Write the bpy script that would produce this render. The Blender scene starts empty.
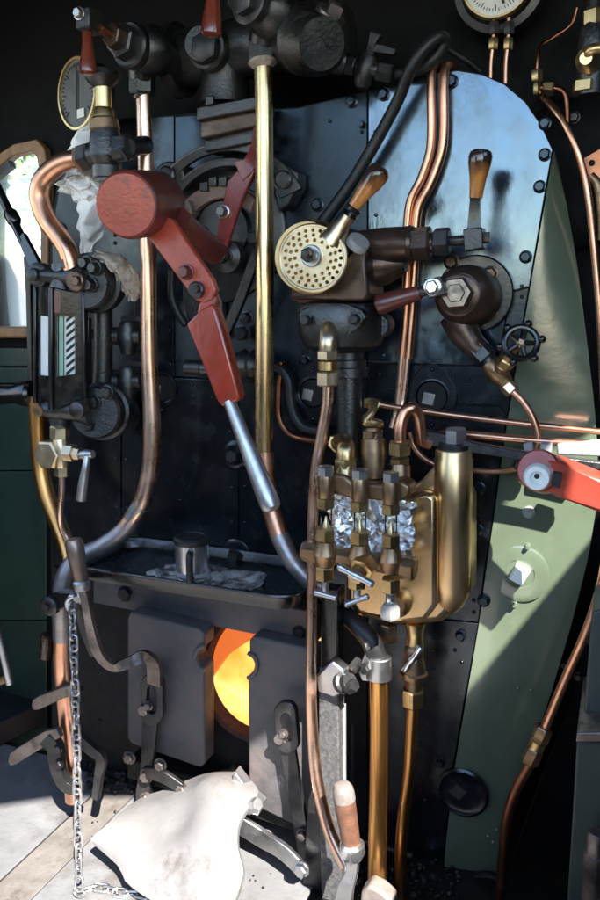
import bpy, bmesh, math, random
from math import sin, cos, pi, radians as R
from mathutils import Vector as V, Matrix, noise as NZ
random.seed(7)
SC = bpy.context.scene
COL = SC.collection

# ------------------------------------------------------------------ camera
FL = 800.0; TH = R(22); PH = R(11)
FWD = V((-sin(TH)*cos(PH), cos(TH)*cos(PH), -sin(PH)))
RIGHT = V((cos(TH), sin(TH), 0)); UP = RIGHT.cross(FWD)
CAM = V((0, 0, 1.0)) - FWD*1.75
FZ = 0.075                                        # footplate height
YH = V((0, 1, 0))                                 # into the boiler

def ray(x, y): return FWD*FL + RIGHT*(x-300) - UP*(y-450)
def P(x, y, d=0.0):                               # point of the photo lying d metres in front of the backhead face
    r = ray(x, y); return CAM + r*((-d-CAM.y)/r.y)
def G(x, y, z=FZ):
    r = ray(x, y); return CAM + r*((z-CAM.z)/r.z)
def S(p): return (p-CAM).dot(FWD)/FL              # metres per photo pixel there

# ------------------------------------------------------------------ materials
MT = {}
def pm(name, c1, c2=None, metal=0.0, r0=.3, r1=.5, scale=30., bump=.05, bscale=250., dirt=None, dcut=(.55, .7), dscale=14., ior=1.5, coat=0., stretch=None, drough=.6, spec=None, stint=None):
    m = bpy.data.materials.new(name); m.use_nodes = True
    n = m.node_tree.nodes; l = m.node_tree.links
    b = n['Principled BSDF']; b.inputs['IOR'].default_value = ior
    if coat: b.inputs['Coat Weight'].default_value = coat; b.inputs['Coat Roughness'].default_value = .08
    tc = n.new('ShaderNodeTexCoord'); src = tc.outputs['Object']
    if stretch:
        mp = n.new('ShaderNodeMapping'); mp.inputs['Scale'].default_value = stretch; l.new(src, mp.inputs['Vector']); src = mp.outputs[0]
    def nz(s, det=6, ro=.6):
        t = n.new('ShaderNodeTexNoise'); t.inputs['Scale'].default_value = s; t.inputs['Detail'].default_value = det; t.inputs['Roughness'].default_value = ro
        l.new(src, t.inputs['Vector']); return t.outputs['Fac']
    def ramp(f, a, bb, x0=.35, x1=.65):
        t = n.new('ShaderNodeValToRGB'); e = t.color_ramp.elements; e[0].position = x0; e[1].position = x1
        e[0].color = (*a, 1); e[1].color = (*bb, 1); l.new(f, t.inputs[0]); return t.outputs[0]
    def mrange(f, lo, hi, x0=.3, x1=.7):
        t = n.new('ShaderNodeMapRange'); t.inputs[1].default_value = x0; t.inputs[2].default_value = x1; t.inputs[3].default_value = lo; t.inputs[4].default_value = hi
        l.new(f, t.inputs[0]); return t.outputs[0]
    if stint: b.inputs['Specular Tint'].default_value = (*stint, 1)
    if spec is not None: b.inputs['Specular IOR Level'].default_value = spec
    c2 = c2 or tuple(x*.7 for x in c1)
    f1 = nz(scale); colr = ramp(f1, c2, c1); rg = mrange(nz(scale*2.3, 8), r0, r1)
    mt = None
    if dirt:
        fd = nz(dscale, 10, .7); k = mrange(fd, 0, 1, *dcut)
        mx = n.new('ShaderNodeMix'); mx.data_type = 'RGBA'; l.new(k, mx.inputs[0]); l.new(colr, mx.inputs[6]); mx.inputs[7].default_value = (*dirt, 1); colr = mx.outputs[2]
        mr = n.new('ShaderNodeMix'); l.new(k, mr.inputs[0]); l.new(rg, mr.inputs[2]); mr.inputs[3].default_value = drough; rg = mr.outputs[0]
        if metal:
            mm = n.new('ShaderNodeMix'); l.new(k, mm.inputs[0]); mm.inputs[2].default_value = metal; mm.inputs[3].default_value = metal*.45; mt = mm.outputs[0]
    l.new(colr, b.inputs['Base Color']); l.new(rg, b.inputs['Roughness'])
    if mt: l.new(mt, b.inputs['Metallic'])
    else: b.inputs['Metallic'].default_value = metal
    if bump:
        bp = n.new('ShaderNodeBump'); bp.inputs['Strength'].default_value = bump; bp.inputs['Distance'].default_value = .004
        l.new(nz(bscale, 5), bp.inputs['Height']); l.new(bp.outputs[0], b.inputs['Normal'])
    MT[name] = m; return m

pm('plate_black', (.006, .010, .016), (.004, .006, .010), 0, .07, .22, 5, .22, 9, (.02, .024, .03), (.46, .72), 9, ior=2.5, drough=.38, stint=(.66, .84, 1.0), stretch=(1, 1, .6))
pm('plate_mid', (.006, .009, .014), (.004, .006, .009), 0, .17, .34, 6, .06, 12, (.02, .02, .024), (.52, .80), 8, ior=1.62, drough=.45, stint=(.66, .84, 1.0))
pm('rust_arc', (.30, .20, .165), (.17, .115, .095), .3, .4, .6, 14, .2, 120, (.05, .035, .03), (.56, .75), 20)
pm('red_mid', (.25, .042, .036), (.18, .03, .026), 0, .2, .34, 18, .10, 120, (.05, .024, .022), (.58, .75), 24, ior=1.7)
pm('bronze_dull', (.36, .28, .215), (.22, .165, .13), .95, .28, .42, 18, .08, 180, (.07, .05, .04), (.55, .8), 24)
pm('plate_worn', (.0065, .0078, .011), (.004, .0045, .006), 0, .15, .32, 8, .08, 40, (.028, .028, .030), (.56, .82), 10, ior=1.62, drough=.5, stint=(.8, .9, 1.0))
pm('black_casting', (.013, .0125, .0125), (.006, .006, .0065), 0, .24, .44, 16, .28, 200, (.055, .042, .034), (.55, .76), 22, ior=1.75, drough=.6)
pm('black_enamel', (.008, .008, .009), (.005, .005, .005), 0, .15, .3, 20, .06, 150, (.04, .033, .03), (.66, .8), 30, ior=1.6)
pm('bronzed_iron', (.17, .105, .075), (.055, .040, .034), .75, .25, .40, 10, .10, 160, (.016, .013, .012), (.48, .74), 12, drough=.42)
pm('door_iron', (.125, .116, .116), (.062, .058, .062), .12, .45, .66, 6, .5, 70, (.155, .085, .060), (.50, .74), 6, drough=.8)
pm('soot_shade_iron', (.010, .0095, .0095), (.005, .005, .005), 0, .5, .7, 20, .3, 120, spec=.3)
pm('copper', (.84, .46, .31), (.68, .33, .20), 1, .25, .37, 10, .012, 60, (.40, .19, .11), (.50, .95), 11, drough=.45)
pm('copper_bright', (.95, .68, .53), (.84, .51, .36), 1, .24, .35, 9, .012, 60, (.55, .29, .18), (.52, .95), 10, drough=.42)
pm('copper_dark', (.42, .17, .09), (.28, .11, .065), 1, .28, .42, 12, .02, 80, (.10, .055, .04), (.5, .85), 14, drough=.5)
pm('copper_gold', (.86, .48, .17), (.70, .34, .11), 1, .26, .38, 8, .012, 60, (.40, .18, .07), (.52, .90), 8, drough=.42, stretch=(1, 1, .3))
pm('brass_pipe', (.84, .66, .36), (.70, .48, .24), 1, .20, .32, 9, .012, 60, (.50, .25, .15), (.50, .85), 6, drough=.38, stretch=(1, 1, .4))
pm('brass', (.78, .58, .30), (.58, .40, .18), 1, .26, .40, 20, .03, 160, (.17, .10, .05), (.56, .85), 26, drough=.5)
pm('brass_pale', (.84, .70, .48), (.72, .56, .36), 1, .27, .40, 24, .03, 160, (.38, .25, .15), (.58, .88), 26)
pm('brass_tank', (.92, .67, .37), (.76, .50, .25), 1, .25, .40, 6, .04, 50, (.52, .27, .135), (.48, .80), 8, drough=.44, stretch=(1, 1, .4))
pm('bronze', (.42, .28, .16), (.25, .155, .09), .95, .32, .48, 20, .07, 180, (.06, .04, .028), (.52, .85), 24, drough=.55)
pm('pipe_grey', (.46, .43, .41), (.27, .25, .245), .85, .32, .46, 16, .05, 120, (.32, .19, .12), (.54, .8), 11)
pm('steel', (.62, .62, .62), (.50, .50, .52), 1, .32, .44, 18, .05, 180, (.24, .20, .17), (.60, .90), 22)
pm('steel_bright', (.92, .92, .92), (.82, .82, .84), .94, .18, .26, 20, .02, 160, (.5, .46, .43), (.72, .92), 22)
pm('steel_worn', (.30, .265, .245), (.16, .135, .125), .9, .32, .5, 22, .2, 180, (.085, .05, .035), (.50, .72), 26)
pm('steel_dark', (.075, .073, .074), (.035, .034, .035), .7, .30, .46, 22, .15, 200, (.07, .045, .033), (.56, .76), 26)
pm('red_paint', (.42, .060, .034), (.31, .044, .027), 0, .22, .40, 16, .14, 120, (.12, .05, .042), (.56, .74), 24, ior=1.65, drough=.55)
pm('red_shine', (.36, .042, .022), (.27, .032, .018), 0, .15, .28, 16, .08, 90, (.12, .030, .024), (.60, .74), 30, ior=1.8, drough=.45)
pm('red_dull', (.15, .028, .022), (.09, .022, .018), 0, .28, .42, 20, .08, 160, (.03, .02, .018), (.58, .75), 24, ior=1.7)
pm('wood_amber', (.46, .17, .045), (.22, .065, .018), 0, .14, .26, 26, .05, 140, (.045, .020, .010), (.56, .72), 22, coat=.7, stretch=(3, 3, .45))
pm('wood_char', (.07, .035, .022), (.02, .012, .009), 0, .18, .32, 26, .06, 140, coat=.5)
pm('wood_red', (.19, .035, .018), (.10, .020, .012), 0, .15, .28, 26, .05, 140, (.035, .015, .010), (.62, .76), 26, coat=.6, stretch=(3, 3, .5))
pm('wood_frame', (.30, .165, .068), (.17, .085, .034), 0, .35, .5, 20, .1, 120, stretch=(2, 2, .5))
pm('green_paint', (.110, .142, .092), (.090, .116, .074), 0, .12, .25, 5, .07, 30, (.15, .17, .125), (.55, .85), 9, ior=1.95, drough=.34)
pm('green_wall', (.022, .045, .034), (.015, .032, .024), 0, .28, .44, 10, .10, 90, (.032, .040, .032), (.6, .8), 9)
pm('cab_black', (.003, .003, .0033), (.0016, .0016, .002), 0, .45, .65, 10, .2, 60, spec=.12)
pm('hose', (.018, .018, .019), (.009, .009, .009), 0, .36, .52, 30, .18, 240)
pm('cloth_white', (.95, .945, .93), (.88, .87, .85), 0, .85, .95, 30, .25, 500, (.62, .59, .56), (.64, .88), 14, drough=.95)
pm('cloth_soiled', (.52, .46, .40), (.34, .27, .21), 0, .85, .95, 40, .25, 500, (.14, .105, .08), (.50, .64), 30, drough=.95)
pm('floor_steel', (.225, .225, .228), (.16, .16, .165), .05, .42, .60, 8, .25, 90, (.085, .07, .06), (.48, .70), 7, drough=.75)
pm('floor_wood', (.20, .182, .165), (.13, .115, .103), 0, .6, .8, 16, .3, 90, (.07, .050, .040), (.52, .70), 10)
pm('floor_rear', (.34, .32, .30), (.24, .225, .21), 0, .6, .8, 16, .2, 90)
pm('flap_steel', (.255, .25, .248), (.195, .187, .183), .10, .40, .58, 6, .3, 45, (.075, .050, .042), (.54, .70), 6.5, drough=.78)
pm('pillar_sunlit_steel', (.15, .148, .145), (.075, .075, .077), .3, .42, .58, 130, .4, 220, (.03, .03, .03), (.55, .7), 60)
pm('rust_grip', (.18, .088, .055), (.115, .052, .032), .1, .45, .6, 60, .25, 260, (.26, .22, .19), (.64, .82), 60)
pm('brown_steel', (.42, .31, .245), (.25, .165, .125), .85, .28, .42, 18, .08, 160, (.10, .05, .035), (.52, .8), 22)
pm('pale_sunlit_worn', (.24, .215, .195), (.15, .12, .105), 0, .5, .65, 40, .2, 200, (.09, .06, .045), (.56, .75), 40)  # worn metal, coloured pale for the sunlight on it
pm('ballast', (.11, .105, .095), (.06, .055, .05), 0, .8, .95, 6, .4, 30)
pm('old_ring', (.13, .055, .032), (.07, .03, .02), 0, .7, .9, 20, .3, 90)
pm('white_enamel', (.84, .88, .84), (.76, .80, .76), 0, .3, .4, 30, 0)
pm('dial_white', (.80, .79, .74), (.74, .72, .67), 0, .35, .45, 30, 0)
pm('dial_dark', (.10, .10, .10), (.06, .06, .062), 0, .35, .5, 30, .02)
pm('ink', (.010, .010, .010), None, 0, .5, .6, 30, 0)
pm('white_and_sunlit', (.32, .315, .31), (.25, .245, .24), 0, .4, .55, 26, .06, 160, (.11, .10, .09), (.56, .80), 26)  # for white parts, and for steel coloured white as if in sun
pm('coal', (.016, .015, .015), (.007, .007, .007), 0, .25, .6, 60, .5, 300)
pm('mat_ash', (.50, .49, .47), (.20, .19, .18), 0, .7, .9, 35, .5, 240, (.040, .037, .036), (.48, .62), 26)
pm('tray_black', (.006, .006, .007), (.004, .004, .004), 0, .2, .36, 14, .1, 110, (.03, .03, .033), (.60, .76), 24, ior=1.7)
pm('firebrick', (.62, .27, .11), (.45, .16, .06), 0, .8, .95, 18, .5, 90)
pm('locker_paint', (.050, .066, .056), (.036, .048, .040), 0, .4, .55, 12, .1, 90, (.10, .10, .095), (.58, .78), 9)
pm('platform', (.72, .71, .68), (.62, .61, .58), 0, .8, .9, 2, .1, 30)
pm('foliage', (.34, .42, .20), (.22, .30, .10), 0, .5, .7, 2, 0)
pm('bark', (.12, .09, .07), None, 0, .8, .9, 8, .3, 30)
pm('coal_tender', (.030, .030, .032), (.015, .015, .016), 0, .4, .6, 4, .1, 30)
pm('foil', (.95, .95, .96), (.88, .88, .89), 1, .24, .34, 60, .12, 200)

def glass(name, tint=(1, 1, 1), rough=.02, ior=1.5):
    m = bpy.data.materials.new(name); m.use_nodes = True; n = m.node_tree.nodes; l = m.node_tree.links
    for x in list(n): n.remove(x)
    o = n.new('ShaderNodeOutputMaterial'); mx = n.new('ShaderNodeMixShader'); t = n.new('ShaderNodeBsdfTransparent'); g = n.new('ShaderNodeBsdfGlossy'); f = n.new('ShaderNodeFresnel')
    t.inputs[0].default_value = (*tint, 1); g.inputs['Roughness'].default_value = rough; f.inputs[0].default_value = ior
    l.new(f.outputs[0], mx.inputs[0]); l.new(t.outputs[0], mx.inputs[1]); l.new(g.outputs[0], mx.inputs[2]); l.new(mx.outputs[0], o.inputs[0]); MT[name] = m
glass('gauge_glass', (.88, .96, .92), .03, 1.35); glass('sight_glass', (.97, .96, .88), .05, 1.25); glass('window_glass', (.93, .96, .94), .05)

def worn_wood():        # varnished amber wood scorched dark towards the top
    m = pm('wood_worn', (.62, .26, .075), (.38, .135, .036), 0, .14, .26, 26, .03, 140, (.06, .026, .012), (.60, .78), 22, coat=.7, stretch=(3, 3, .45))
    n = m.node_tree.nodes; l = m.node_tree.links; b = n['Principled BSDF']; src = b.inputs['Base Color'].links[0].from_socket
    tc = n.new('ShaderNodeTexCoord'); sx = n.new('ShaderNodeSeparateXYZ'); l.new(tc.outputs['Generated'], sx.inputs[0])
    nz = n.new('ShaderNodeTexNoise'); nz.inputs['Scale'].default_value = 40; nz.inputs['Detail'].default_value = 6; l.new(tc.outputs['Object'], nz.inputs['Vector'])
    ad = n.new('ShaderNodeMath'); ad.operation = 'MULTIPLY_ADD'; l.new(nz.outputs['Fac'], ad.inputs[0]); ad.inputs[1].default_value = .5; l.new(sx.outputs['Z'], ad.inputs[2])
    mr = n.new('ShaderNodeMapRange'); mr.inputs[1].default_value = .60; mr.inputs[2].default_value = .98; l.new(ad.outputs[0], mr.inputs[0])
    mx = n.new('ShaderNodeMix'); mx.data_type = 'RGBA'; l.new(mr.outputs[0], mx.inputs[0]); l.new(src, mx.inputs[6]); mx.inputs[7].default_value = (.035, .018, .012, 1); l.new(mx.outputs[2], b.inputs['Base Color'])
worn_wood()
def hot_mat():
    m = pm('hot_iron', (.35, .12, .05), None, 0, .7, .9, 20, .2, 90); b = m.node_tree.nodes['Principled BSDF']
    b.inputs['Emission Color'].default_value = (1, .20, .03, 1); b.inputs['Emission Strength'].default_value = .20
hot_mat()
def fire_mat():
    m = bpy.data.materials.new('flame'); m.use_nodes = True; n = m.node_tree.nodes; l = m.node_tree.links
    b = n['Principled BSDF']; tc = n.new('ShaderNodeTexCoord'); t = n.new('ShaderNodeTexNoise'); t.inputs['Scale'].default_value = 7; t.inputs['Detail'].default_value = 5; t.inputs['Distortion'].default_value = .6
    l.new(tc.outputs['Object'], t.inputs['Vector']); r = n.new('ShaderNodeValToRGB'); e = r.color_ramp.elements
    e[0].position = .36; e[0].color = (1, .27, .035, 1); e[1].position = .50; e[1].color = (1, .47, .10, 1); x = e.new(.66); x.color = (1, .70, .30, 1)
    l.new(t.outputs['Fac'], r.inputs[0]); b.inputs['Base Color'].default_value = (.1, .04, .02, 1)
    l.new(r.outputs[0], b.inputs['Emission Color']); b.inputs['Emission Strength'].default_value = FIRE; MT['flame'] = m
FIRE = .48; SUN = 5.0; EXPO = 2.0
fire_mat()

# ------------------------------------------------------------------ mesh helpers
def smooth_path(pts, n=7):
    if len(pts) < 3: return list(pts)
    out = []
    for i in range(len(pts)-1):
        p0 = pts[max(i-1, 0)]; p1 = pts[i]; p2 = pts[i+1]; p3 = pts[min(i+2, len(pts)-1)]
        # centripetal-ish tangents
        d1 = (p2-p1).length + 1e-9; d0 = (p1-p0).length + 1e-9; d2 = (p3-p2).length + 1e-9
        m1 = ((p2-p0)/(d0+d1))*d1 if i > 0 else (p2-p1); m2 = ((p3-p1)/(d1+d2))*d1 if i < len(pts)-2 else (p2-p1)
        for k in range(n):
            t = k/n; t2 = t*t; t3 = t2*t
            out.append(p1*(2*t3-3*t2+1) + m1*(t3-2*t2+t) + p2*(-2*t3+3*t2) + m2*(t3-t2))
    out.append(pts[-1]); return out

def frame(ax):
    ax = ax.normalized(); ref = V((0, 0, 1)) if abs(ax.z) < .8 else V((0, -1, 0))
    a = ref.cross(ax).normalized(); return a, ax.cross(a)

class MB:
    def __init__(s): s.bm = bmesh.new()
    def rings(s, rs, cap0=True, cap1=True, closed=False):
        bm = s.bm; L = [[bm.verts.new(p) for p in r] for r in rs]; n = len(rs[0])
        seq = list(zip(L, L[1:])) + ([(L[-1], L[0])] if closed else [])
        for A, B in seq:
            for i in range(n):
                j = (i+1) % n; bm.faces.new((A[i], A[j], B[j], B[i]))
        if not closed:
            if cap0: bm.faces.new(L[0][::-1])
            if cap1: bm.faces.new(L[-1])
    def tube(s, pts, r, seg=16, closed=False, sq=1.0):
        n = len(pts); rr = r if isinstance(r, (list, tuple)) else [r]*n
        tg = [(pts[(i+1) % n] - pts[i-1]) if closed else (pts[min(i+1, n-1)] - pts[max(i-1, 0)]) for i in range(n)]
        a, b = frame(tg[0]); rs = []
        for p, t, q in zip(pts, tg, rr):
            t = t.normalized(); a = (a - t*a.dot(t)).normalized(); b = t.cross(a)
            rs.append([p + a*q*cos(2*pi*k/seg) + b*q*sq*sin(2*pi*k/seg) for k in range(seg)])
        s.rings(rs, closed=closed); return s
    def pipe(s, px, r, n=7, seg=16):              # px = [(x, y, d)] photo pixels + distance in front of the backhead; r in pixels (one, or one per point)
        pts = [P(*q) for q in px]; m = smooth_path(pts, n); k = len(px)-1
        if isinstance(r, (list, tuple)): rad = [(r[min(int(i/n), k-1)]*(1-(i/n-min(int(i/n), k-1))) + r[min(int(i/n), k-1)+1]*(i/n-min(int(i/n), k-1)))*S(p) for i, p in enumerate(m)] if len(px) > 2 else [r[0]*S(m[0]), r[1]*S(m[1])]
        else: rad = [r*S(p) for p in m]
        return s.tube(m, rad, seg)
    def lathe(s, p0, ax, prof, seg=24, rot=0.0):   # prof [(distance along the axis, radius)]
        ax = ax.normalized(); a, b = frame(ax)
        rs = [[p0 + ax*t + (a*cos(2*pi*k/seg+rot) + b*sin(2*pi*k/seg+rot))*max(r, 1e-5) for k in range(seg)] for t, r in prof]
        s.rings(rs); return s
    def turn(s, q0, q1, prof, seg=24, rot=0.0):    # between two pixel points; prof [(fraction, radius in pixels)]
        a, b = P(*q0), P(*q1); L = (b-a).length; k = S((a+b)*.5); return s.lathe(a, b-a, [(t*L, r*k) for t, r in prof], seg, rot)
    def hexa(s, q0, q1, r, rot=.3, seg=6):
        return s.turn(q0, q1, [(0, r*.86), (.10, r), (.90, r), (1, r*.86)], seg, rot)
    def cyl(s, q0, q1, r0, r1=None, seg=24):
        r1 = r0 if r1 is None else r1; return s.turn(q0, q1, [(0, r0*.93), (.04, r0), (.96, r1), (1, r1*.93)], seg)
    def front(s, x, y, d, prof, seg=28, rot=0.0, r_only=False):   # axis towards the viewer side of the backhead: prof [(metres beyond d, radius px)]
        p = P(x, y, d); k = S(p); return s.lathe(p, -YH, [(t, r*k) for t, r in prof], seg, rot)
    def bolt(s, x, y, d, r=6, h=.014, rot=.2, wash=True):
        if wash: s.front(x, y, d-.002, [(0, r*1.25), (.004, r*1.25), (.0045, r*1.15)], 18)
        return s.front(x, y, d+.001, [(0, r), (h*.8, r), (h, r*.8)], 6, rot)
    def rivet(s, x, y, d=.004, r=2.0):
        p = P(x, y, d); k = S(p)*r; return s.lathe(p, -YH, [(0, k), (k*.4, k*.9), (k*.75, k*.55), (k*.9, k*.1)], 9)
    def ball(s, p, r, seg=16, sc=(1, 1, 1)):
        m = Matrix.Translation(p) @ Matrix.Diagonal((r*sc[0], r*sc[1], r*sc[2], 1)); bmesh.ops.create_uvsphere(s.bm, u_segments=seg, v_segments=seg*2//3, radius=1, matrix=m); return s
    def orb(s, x, y, d, r, seg=18, sc=(1, 1, 1)):
        p = P(x, y, d); return s.ball(p, r*S(p), seg, sc)
    def solid(s, top, vec):                         # polygon extruded by vec
        s.rings([[p+vec for p in top], list(top)]); return s
    def slab(s, px, d, t):                          # pixel polygon on the plane d, t metres thick, backwards
        pts = [P(x, y, d) for x, y in px]; return s.solid(pts, YH*t)
    def sheet(s, outer, holes, d, t):               # as slab with holes
        bm = s.bm; es = []
        def loop(pts):
            vs = [bm.verts.new(P(x, y, d)) for x, y in pts]
            return [bm.edges.new((vs[i], vs[(i+1) % len(vs)])) for i in range(len(vs))]
        for lp in [outer]+list(holes): es += loop(lp)
        g = bmesh.ops.triangle_fill(bm, use_beauty=True, use_dissolve=False, edges=es)
        fs = [f for f in g['geom'] if isinstance(f, bmesh.types.BMFace)]
        for f in fs:
            f.normal_update()
            if f.normal.y > 0: f.normal_flip()
        ex = bmesh.ops.extrude_face_region(bm, geom=fs, use_keep_orig=True)
        bmesh.ops.translate(bm, verts=[v for v in ex['geom'] if isinstance(v, bmesh.types.BMVert)], vec=YH*t)
        return s
    def strip(s, px, w, t, n=6, smooth=True):       # flat bar: w pixels wide in the view, t metres deep
        pts = [P(*q) for q in px]; k = len(px)-1
        m = smooth_path(pts, n) if smooth and k > 1 else pts
        N = n if smooth and k > 1 else 1
        ww = w if isinstance(w, (list, tuple)) else [w]*len(px)
        rs = []
        for i, p in enumerate(m):
            j = min(int(i/N), k-1); f = i/N-j; wi = (ww[j]*(1-f)+ww[j+1]*f)*S(p)*.5
            tg = (m[min(i+1, len(m)-1)]-m[max(i-1, 0)]).normalized(); sd = tg.cross(YH).normalized(); up = sd.cross(tg).normalized()
            rs.append([p-sd*wi-up*t/2, p+sd*wi-up*t/2, p+sd*wi+up*t/2, p-sd*wi+up*t/2])
        s.rings(rs); return s
    def box(s, c, x, y, z):                         # centre and three half-vectors
        q = [c+x*i+y*j+z*k for k in (-1, 1) for i, j in ((-1, -1), (1, -1), (1, 1), (-1, 1))]
        s.rings([q[:4], q[4:]]); return s
    def build(s, name, mat, parent=None, bevel=0.0, sharp=33, flat=False, subd=0):
        bm = s.bm; bmesh.ops.recalc_face_normals(bm, faces=bm.faces)
        if parent is None:
            xs = [v.co for v in bm.verts]; lo = V((min(v.x for v in xs), min(v.y for v in xs), min(v.z for v in xs))); hi = V((max(v.x for v in xs), max(v.y for v in xs), max(v.z for v in xs)))
            org = V(((lo.x+hi.x)/2, (lo.y+hi.y)/2, lo.z))
        else: org = wloc(parent)
        bmesh.ops.translate(bm, verts=bm.verts, vec=-org)
        if not flat:
            a = R(sharp)
            for f in bm.faces: f.smooth = True
            for e in bm.edges: e.smooth = len(e.link_faces) == 2 and e.calc_face_angle(0) < a
        me = bpy.data.meshes.new(name); bm.to_mesh(me); bm.free()
        o = bpy.data.objects.new(name, me); COL.objects.link(o); me.materials.append(MT[mat])
        if parent is None: o.location = org
        else: o.parent = parent
        if bevel:
            md = o.modifiers.new('bevel', 'BEVEL'); md.width = bevel; md.segments = 2; md.limit_method = 'ANGLE'; md.angle_limit = R(40); md.harden_normals = False
        if subd:
            md = o.modifiers.new('subd', 'SUBSURF'); md.levels = md.render_levels = subd
        return o

def wloc(o):
    p = V(o.location)
    while o.parent: o = o.parent; p += V(o.location)
    return p
def tag(o, label, cat, group=None, kind=None):
    if label: o['label'] = label
    if cat: o['category'] = cat
    if group: o['group'] = group
    if kind: o['kind'] = kind
    return o
def thing(name, label, cat, q, group=None):
    o = bpy.data.objects.new(name, None); o.empty_display_size = .05; COL.objects.link(o)
    o.location = q if isinstance(q, V) else P(*q); return tag(o, label, cat, group)
def circ(x, y, rx, ry=None, n=28, a0=0):
    ry = rx if ry is None else ry; return [(x+rx*cos(a0+2*pi*k/n), y+ry*sin(a0+2*pi*k/n)) for k in range(n)]
def part(root, name, mat, fn, bevel=0, **k):
    m = MB(); fn(m); return m.build(name, mat, root, bevel, **k)
def union_nut(root, spec, mat='brass', name='union_nut'):   # one hex nut part per entry (q0, q1, r)
    for q0, q1, r in spec: part(root, name, mat, lambda m: m.hexa(q0, q1, r))

ROOFZ = 2.215
RE = [(0, -1.81), (.60, -1.805), (.73, -1.71), (.88, -1.645), (1.03, -1.58), (1.115, -1.485), (1.155, -1.385), (1.20, -1.29), (1.26, -1.20)]
def ROOFY(x):
    x = abs(x)
    for (a, ya), (b, yb) in zip(RE, RE[1:]):
        if x <= b: return ya+(yb-ya)*(x-a)/(b-a)
    return RE[-1][1]

# ================================================================== the setting
X0, X1 = -1.22, 1.22
m = MB(); m.box(V((0, -1.3, FZ-.03)), V((1.25, 0, 0)), V((0, 1.34, 0)), V((0, 0, .026)))
tag(m.build('footplate_floor', 'soot_shade_iron'), 'dark underside frame of the cab floor beneath the pale boards', 'floor', kind='structure')
# floor plates and boards with open joints between them
def floor_plate(px, name, mat, label):
    pts = [G(x, y) for x, y in px]; q = MB(); q.solid(pts, V((0, 0, -.012))); return tag(q.build(name, mat, bevel=.002), label, 'floor', kind='structure')
fx = lambda x, y: V((x, y, FZ))
def floor_rect(name, mat, label, x0, x1, y0, y1, z=0):
    q = MB(); q.solid([V((x0, y0, FZ+z)), V((x1, y0, FZ+z)), V((x1, y1, FZ+z)), V((x0, y1, FZ+z))], V((0, 0, -.010))); return tag(q.build(name, mat, bevel=.0015), label, 'floor', kind='structure')
floor_rect('floor_plate', 'floor_steel', 'pale steel floor plate at the far left under the chain', -1.2, -.545, -.80, .02)
floor_rect('floor_plate', 'floor_steel', 'pale steel floor plate in front of the fire doors', -.44, .10, -.80, .02)
floor_rect('floor_board', 'floor_wood', 'worn wooden board let in between the two steel floor plates', -.541, -.444, -.80, .02, -.002)
floor_rect('floor_plate', 'soot_shade_iron', 'black sooty floor plate at the lower right under the green locker', .104, 1.2, -.80, .02)
floor_rect('floor_board', 'floor_rear', 'grey trodden floor behind the pale plates', -1.2, 1.2, -2.5, -.804)

# ground outside and lineside
m = MB(); m.solid([V((-60, -60, -1.3)), V((60, -60, -1.3)), V((60, 80, -1.3)), V((-60, 80, -1.3))], V((0, 0, -.2)))
tag(m.build('ground', 'ballast'), None, None, kind='structure')
m = MB(); m.box(V((-4.2, 6, .12)), V((2.3, 0, 0)), V((0, 14, 0)), V((0, 0, 1.38)))
tag(m.build('platform', 'platform', bevel=.02), None, None, kind='structure')

# ------------------------------------------------------------------ cab shell
def Wl(x, y): return P(x, y, -.16)
root = thing('cab_front_wall', 'green lower and black upper front wall of the cab with an arched wooden window frame at the left', 'wall', V((-.9, .16, FZ)))
m = MB()
WD = -.16
win = [(-75, 334), (-75, 190), (-20, 172), (10, 148), (33, 143), (41, 152), (45, 175), (45, 334)]
m.sheet([(-420, 349), (-420, -420), (334, -420), (334, 349)], [win], WD, .012)
o = m.build('upper_plate', 'cab_black', root)
part(root, 'upper_plate', 'cab_black', lambda m: m.slab([(330, 349), (330, -420), (1250, -420), (1250, 349)], WD+.004, .012))
for a, b in ((348, 366), (367.5, 383), (384.5, 470), (471.5, 620), (621.5, 760)):
    part(root, 'lower_board', 'green_wall', lambda m: m.slab([(-420, a), (46, a), (46, b), (-420, b)], WD+.005, .016), bevel=.0015)
part(root, 'backing_sheet', 'cab_black', lambda m: m.slab([(-420, 346), (47, 346), (47, 1000), (-420, 1000)], WD-.015, .01))
part(root, 'lower_board', 'cab_black', lambda m: m.slab([(47, 345), (160, 345), (160, 1000), (47, 1000)], WD, .012))
part(root, 'lower_board', 'cab_black', lambda m: m.slab([(380, 345), (1250, 345), (1250, 1000), (380, 1000)], WD, .012))
part(root, 'lower_board', 'cab_black', lambda m: m.slab([(160, 345), (380, 345), (380, 560), (160, 560)], WD, .012))
fi = [(-66, 329), (-66, 197), (-16, 179), (12, 156), (31, 151), (36, 157), (40, 177), (40, 329)]
wfr = part(root, 'window_frame', 'wood_frame', lambda m: m.sheet([(x+(3 if x > 0 else -3), y+(4 if y > 300 else -4)) for x, y in win], [fi], WD+.022, .03), bevel=.003)
part(wfr, 'window_sill', 'wood_frame', lambda m: m.slab([(-80, 327), (46, 327), (46, 337), (-80, 337)], WD+.05, .05), bevel=.003)
part(wfr, 'window_pane', 'window_glass', lambda m: m.slab(fi, WD-.004, .004))
part(wfr, 'glazing_bar', 'steel_dark', lambda m: m.strip([(-40, 206, WD+.02), (12, 164, WD+.02)], 7, .02))

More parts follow.
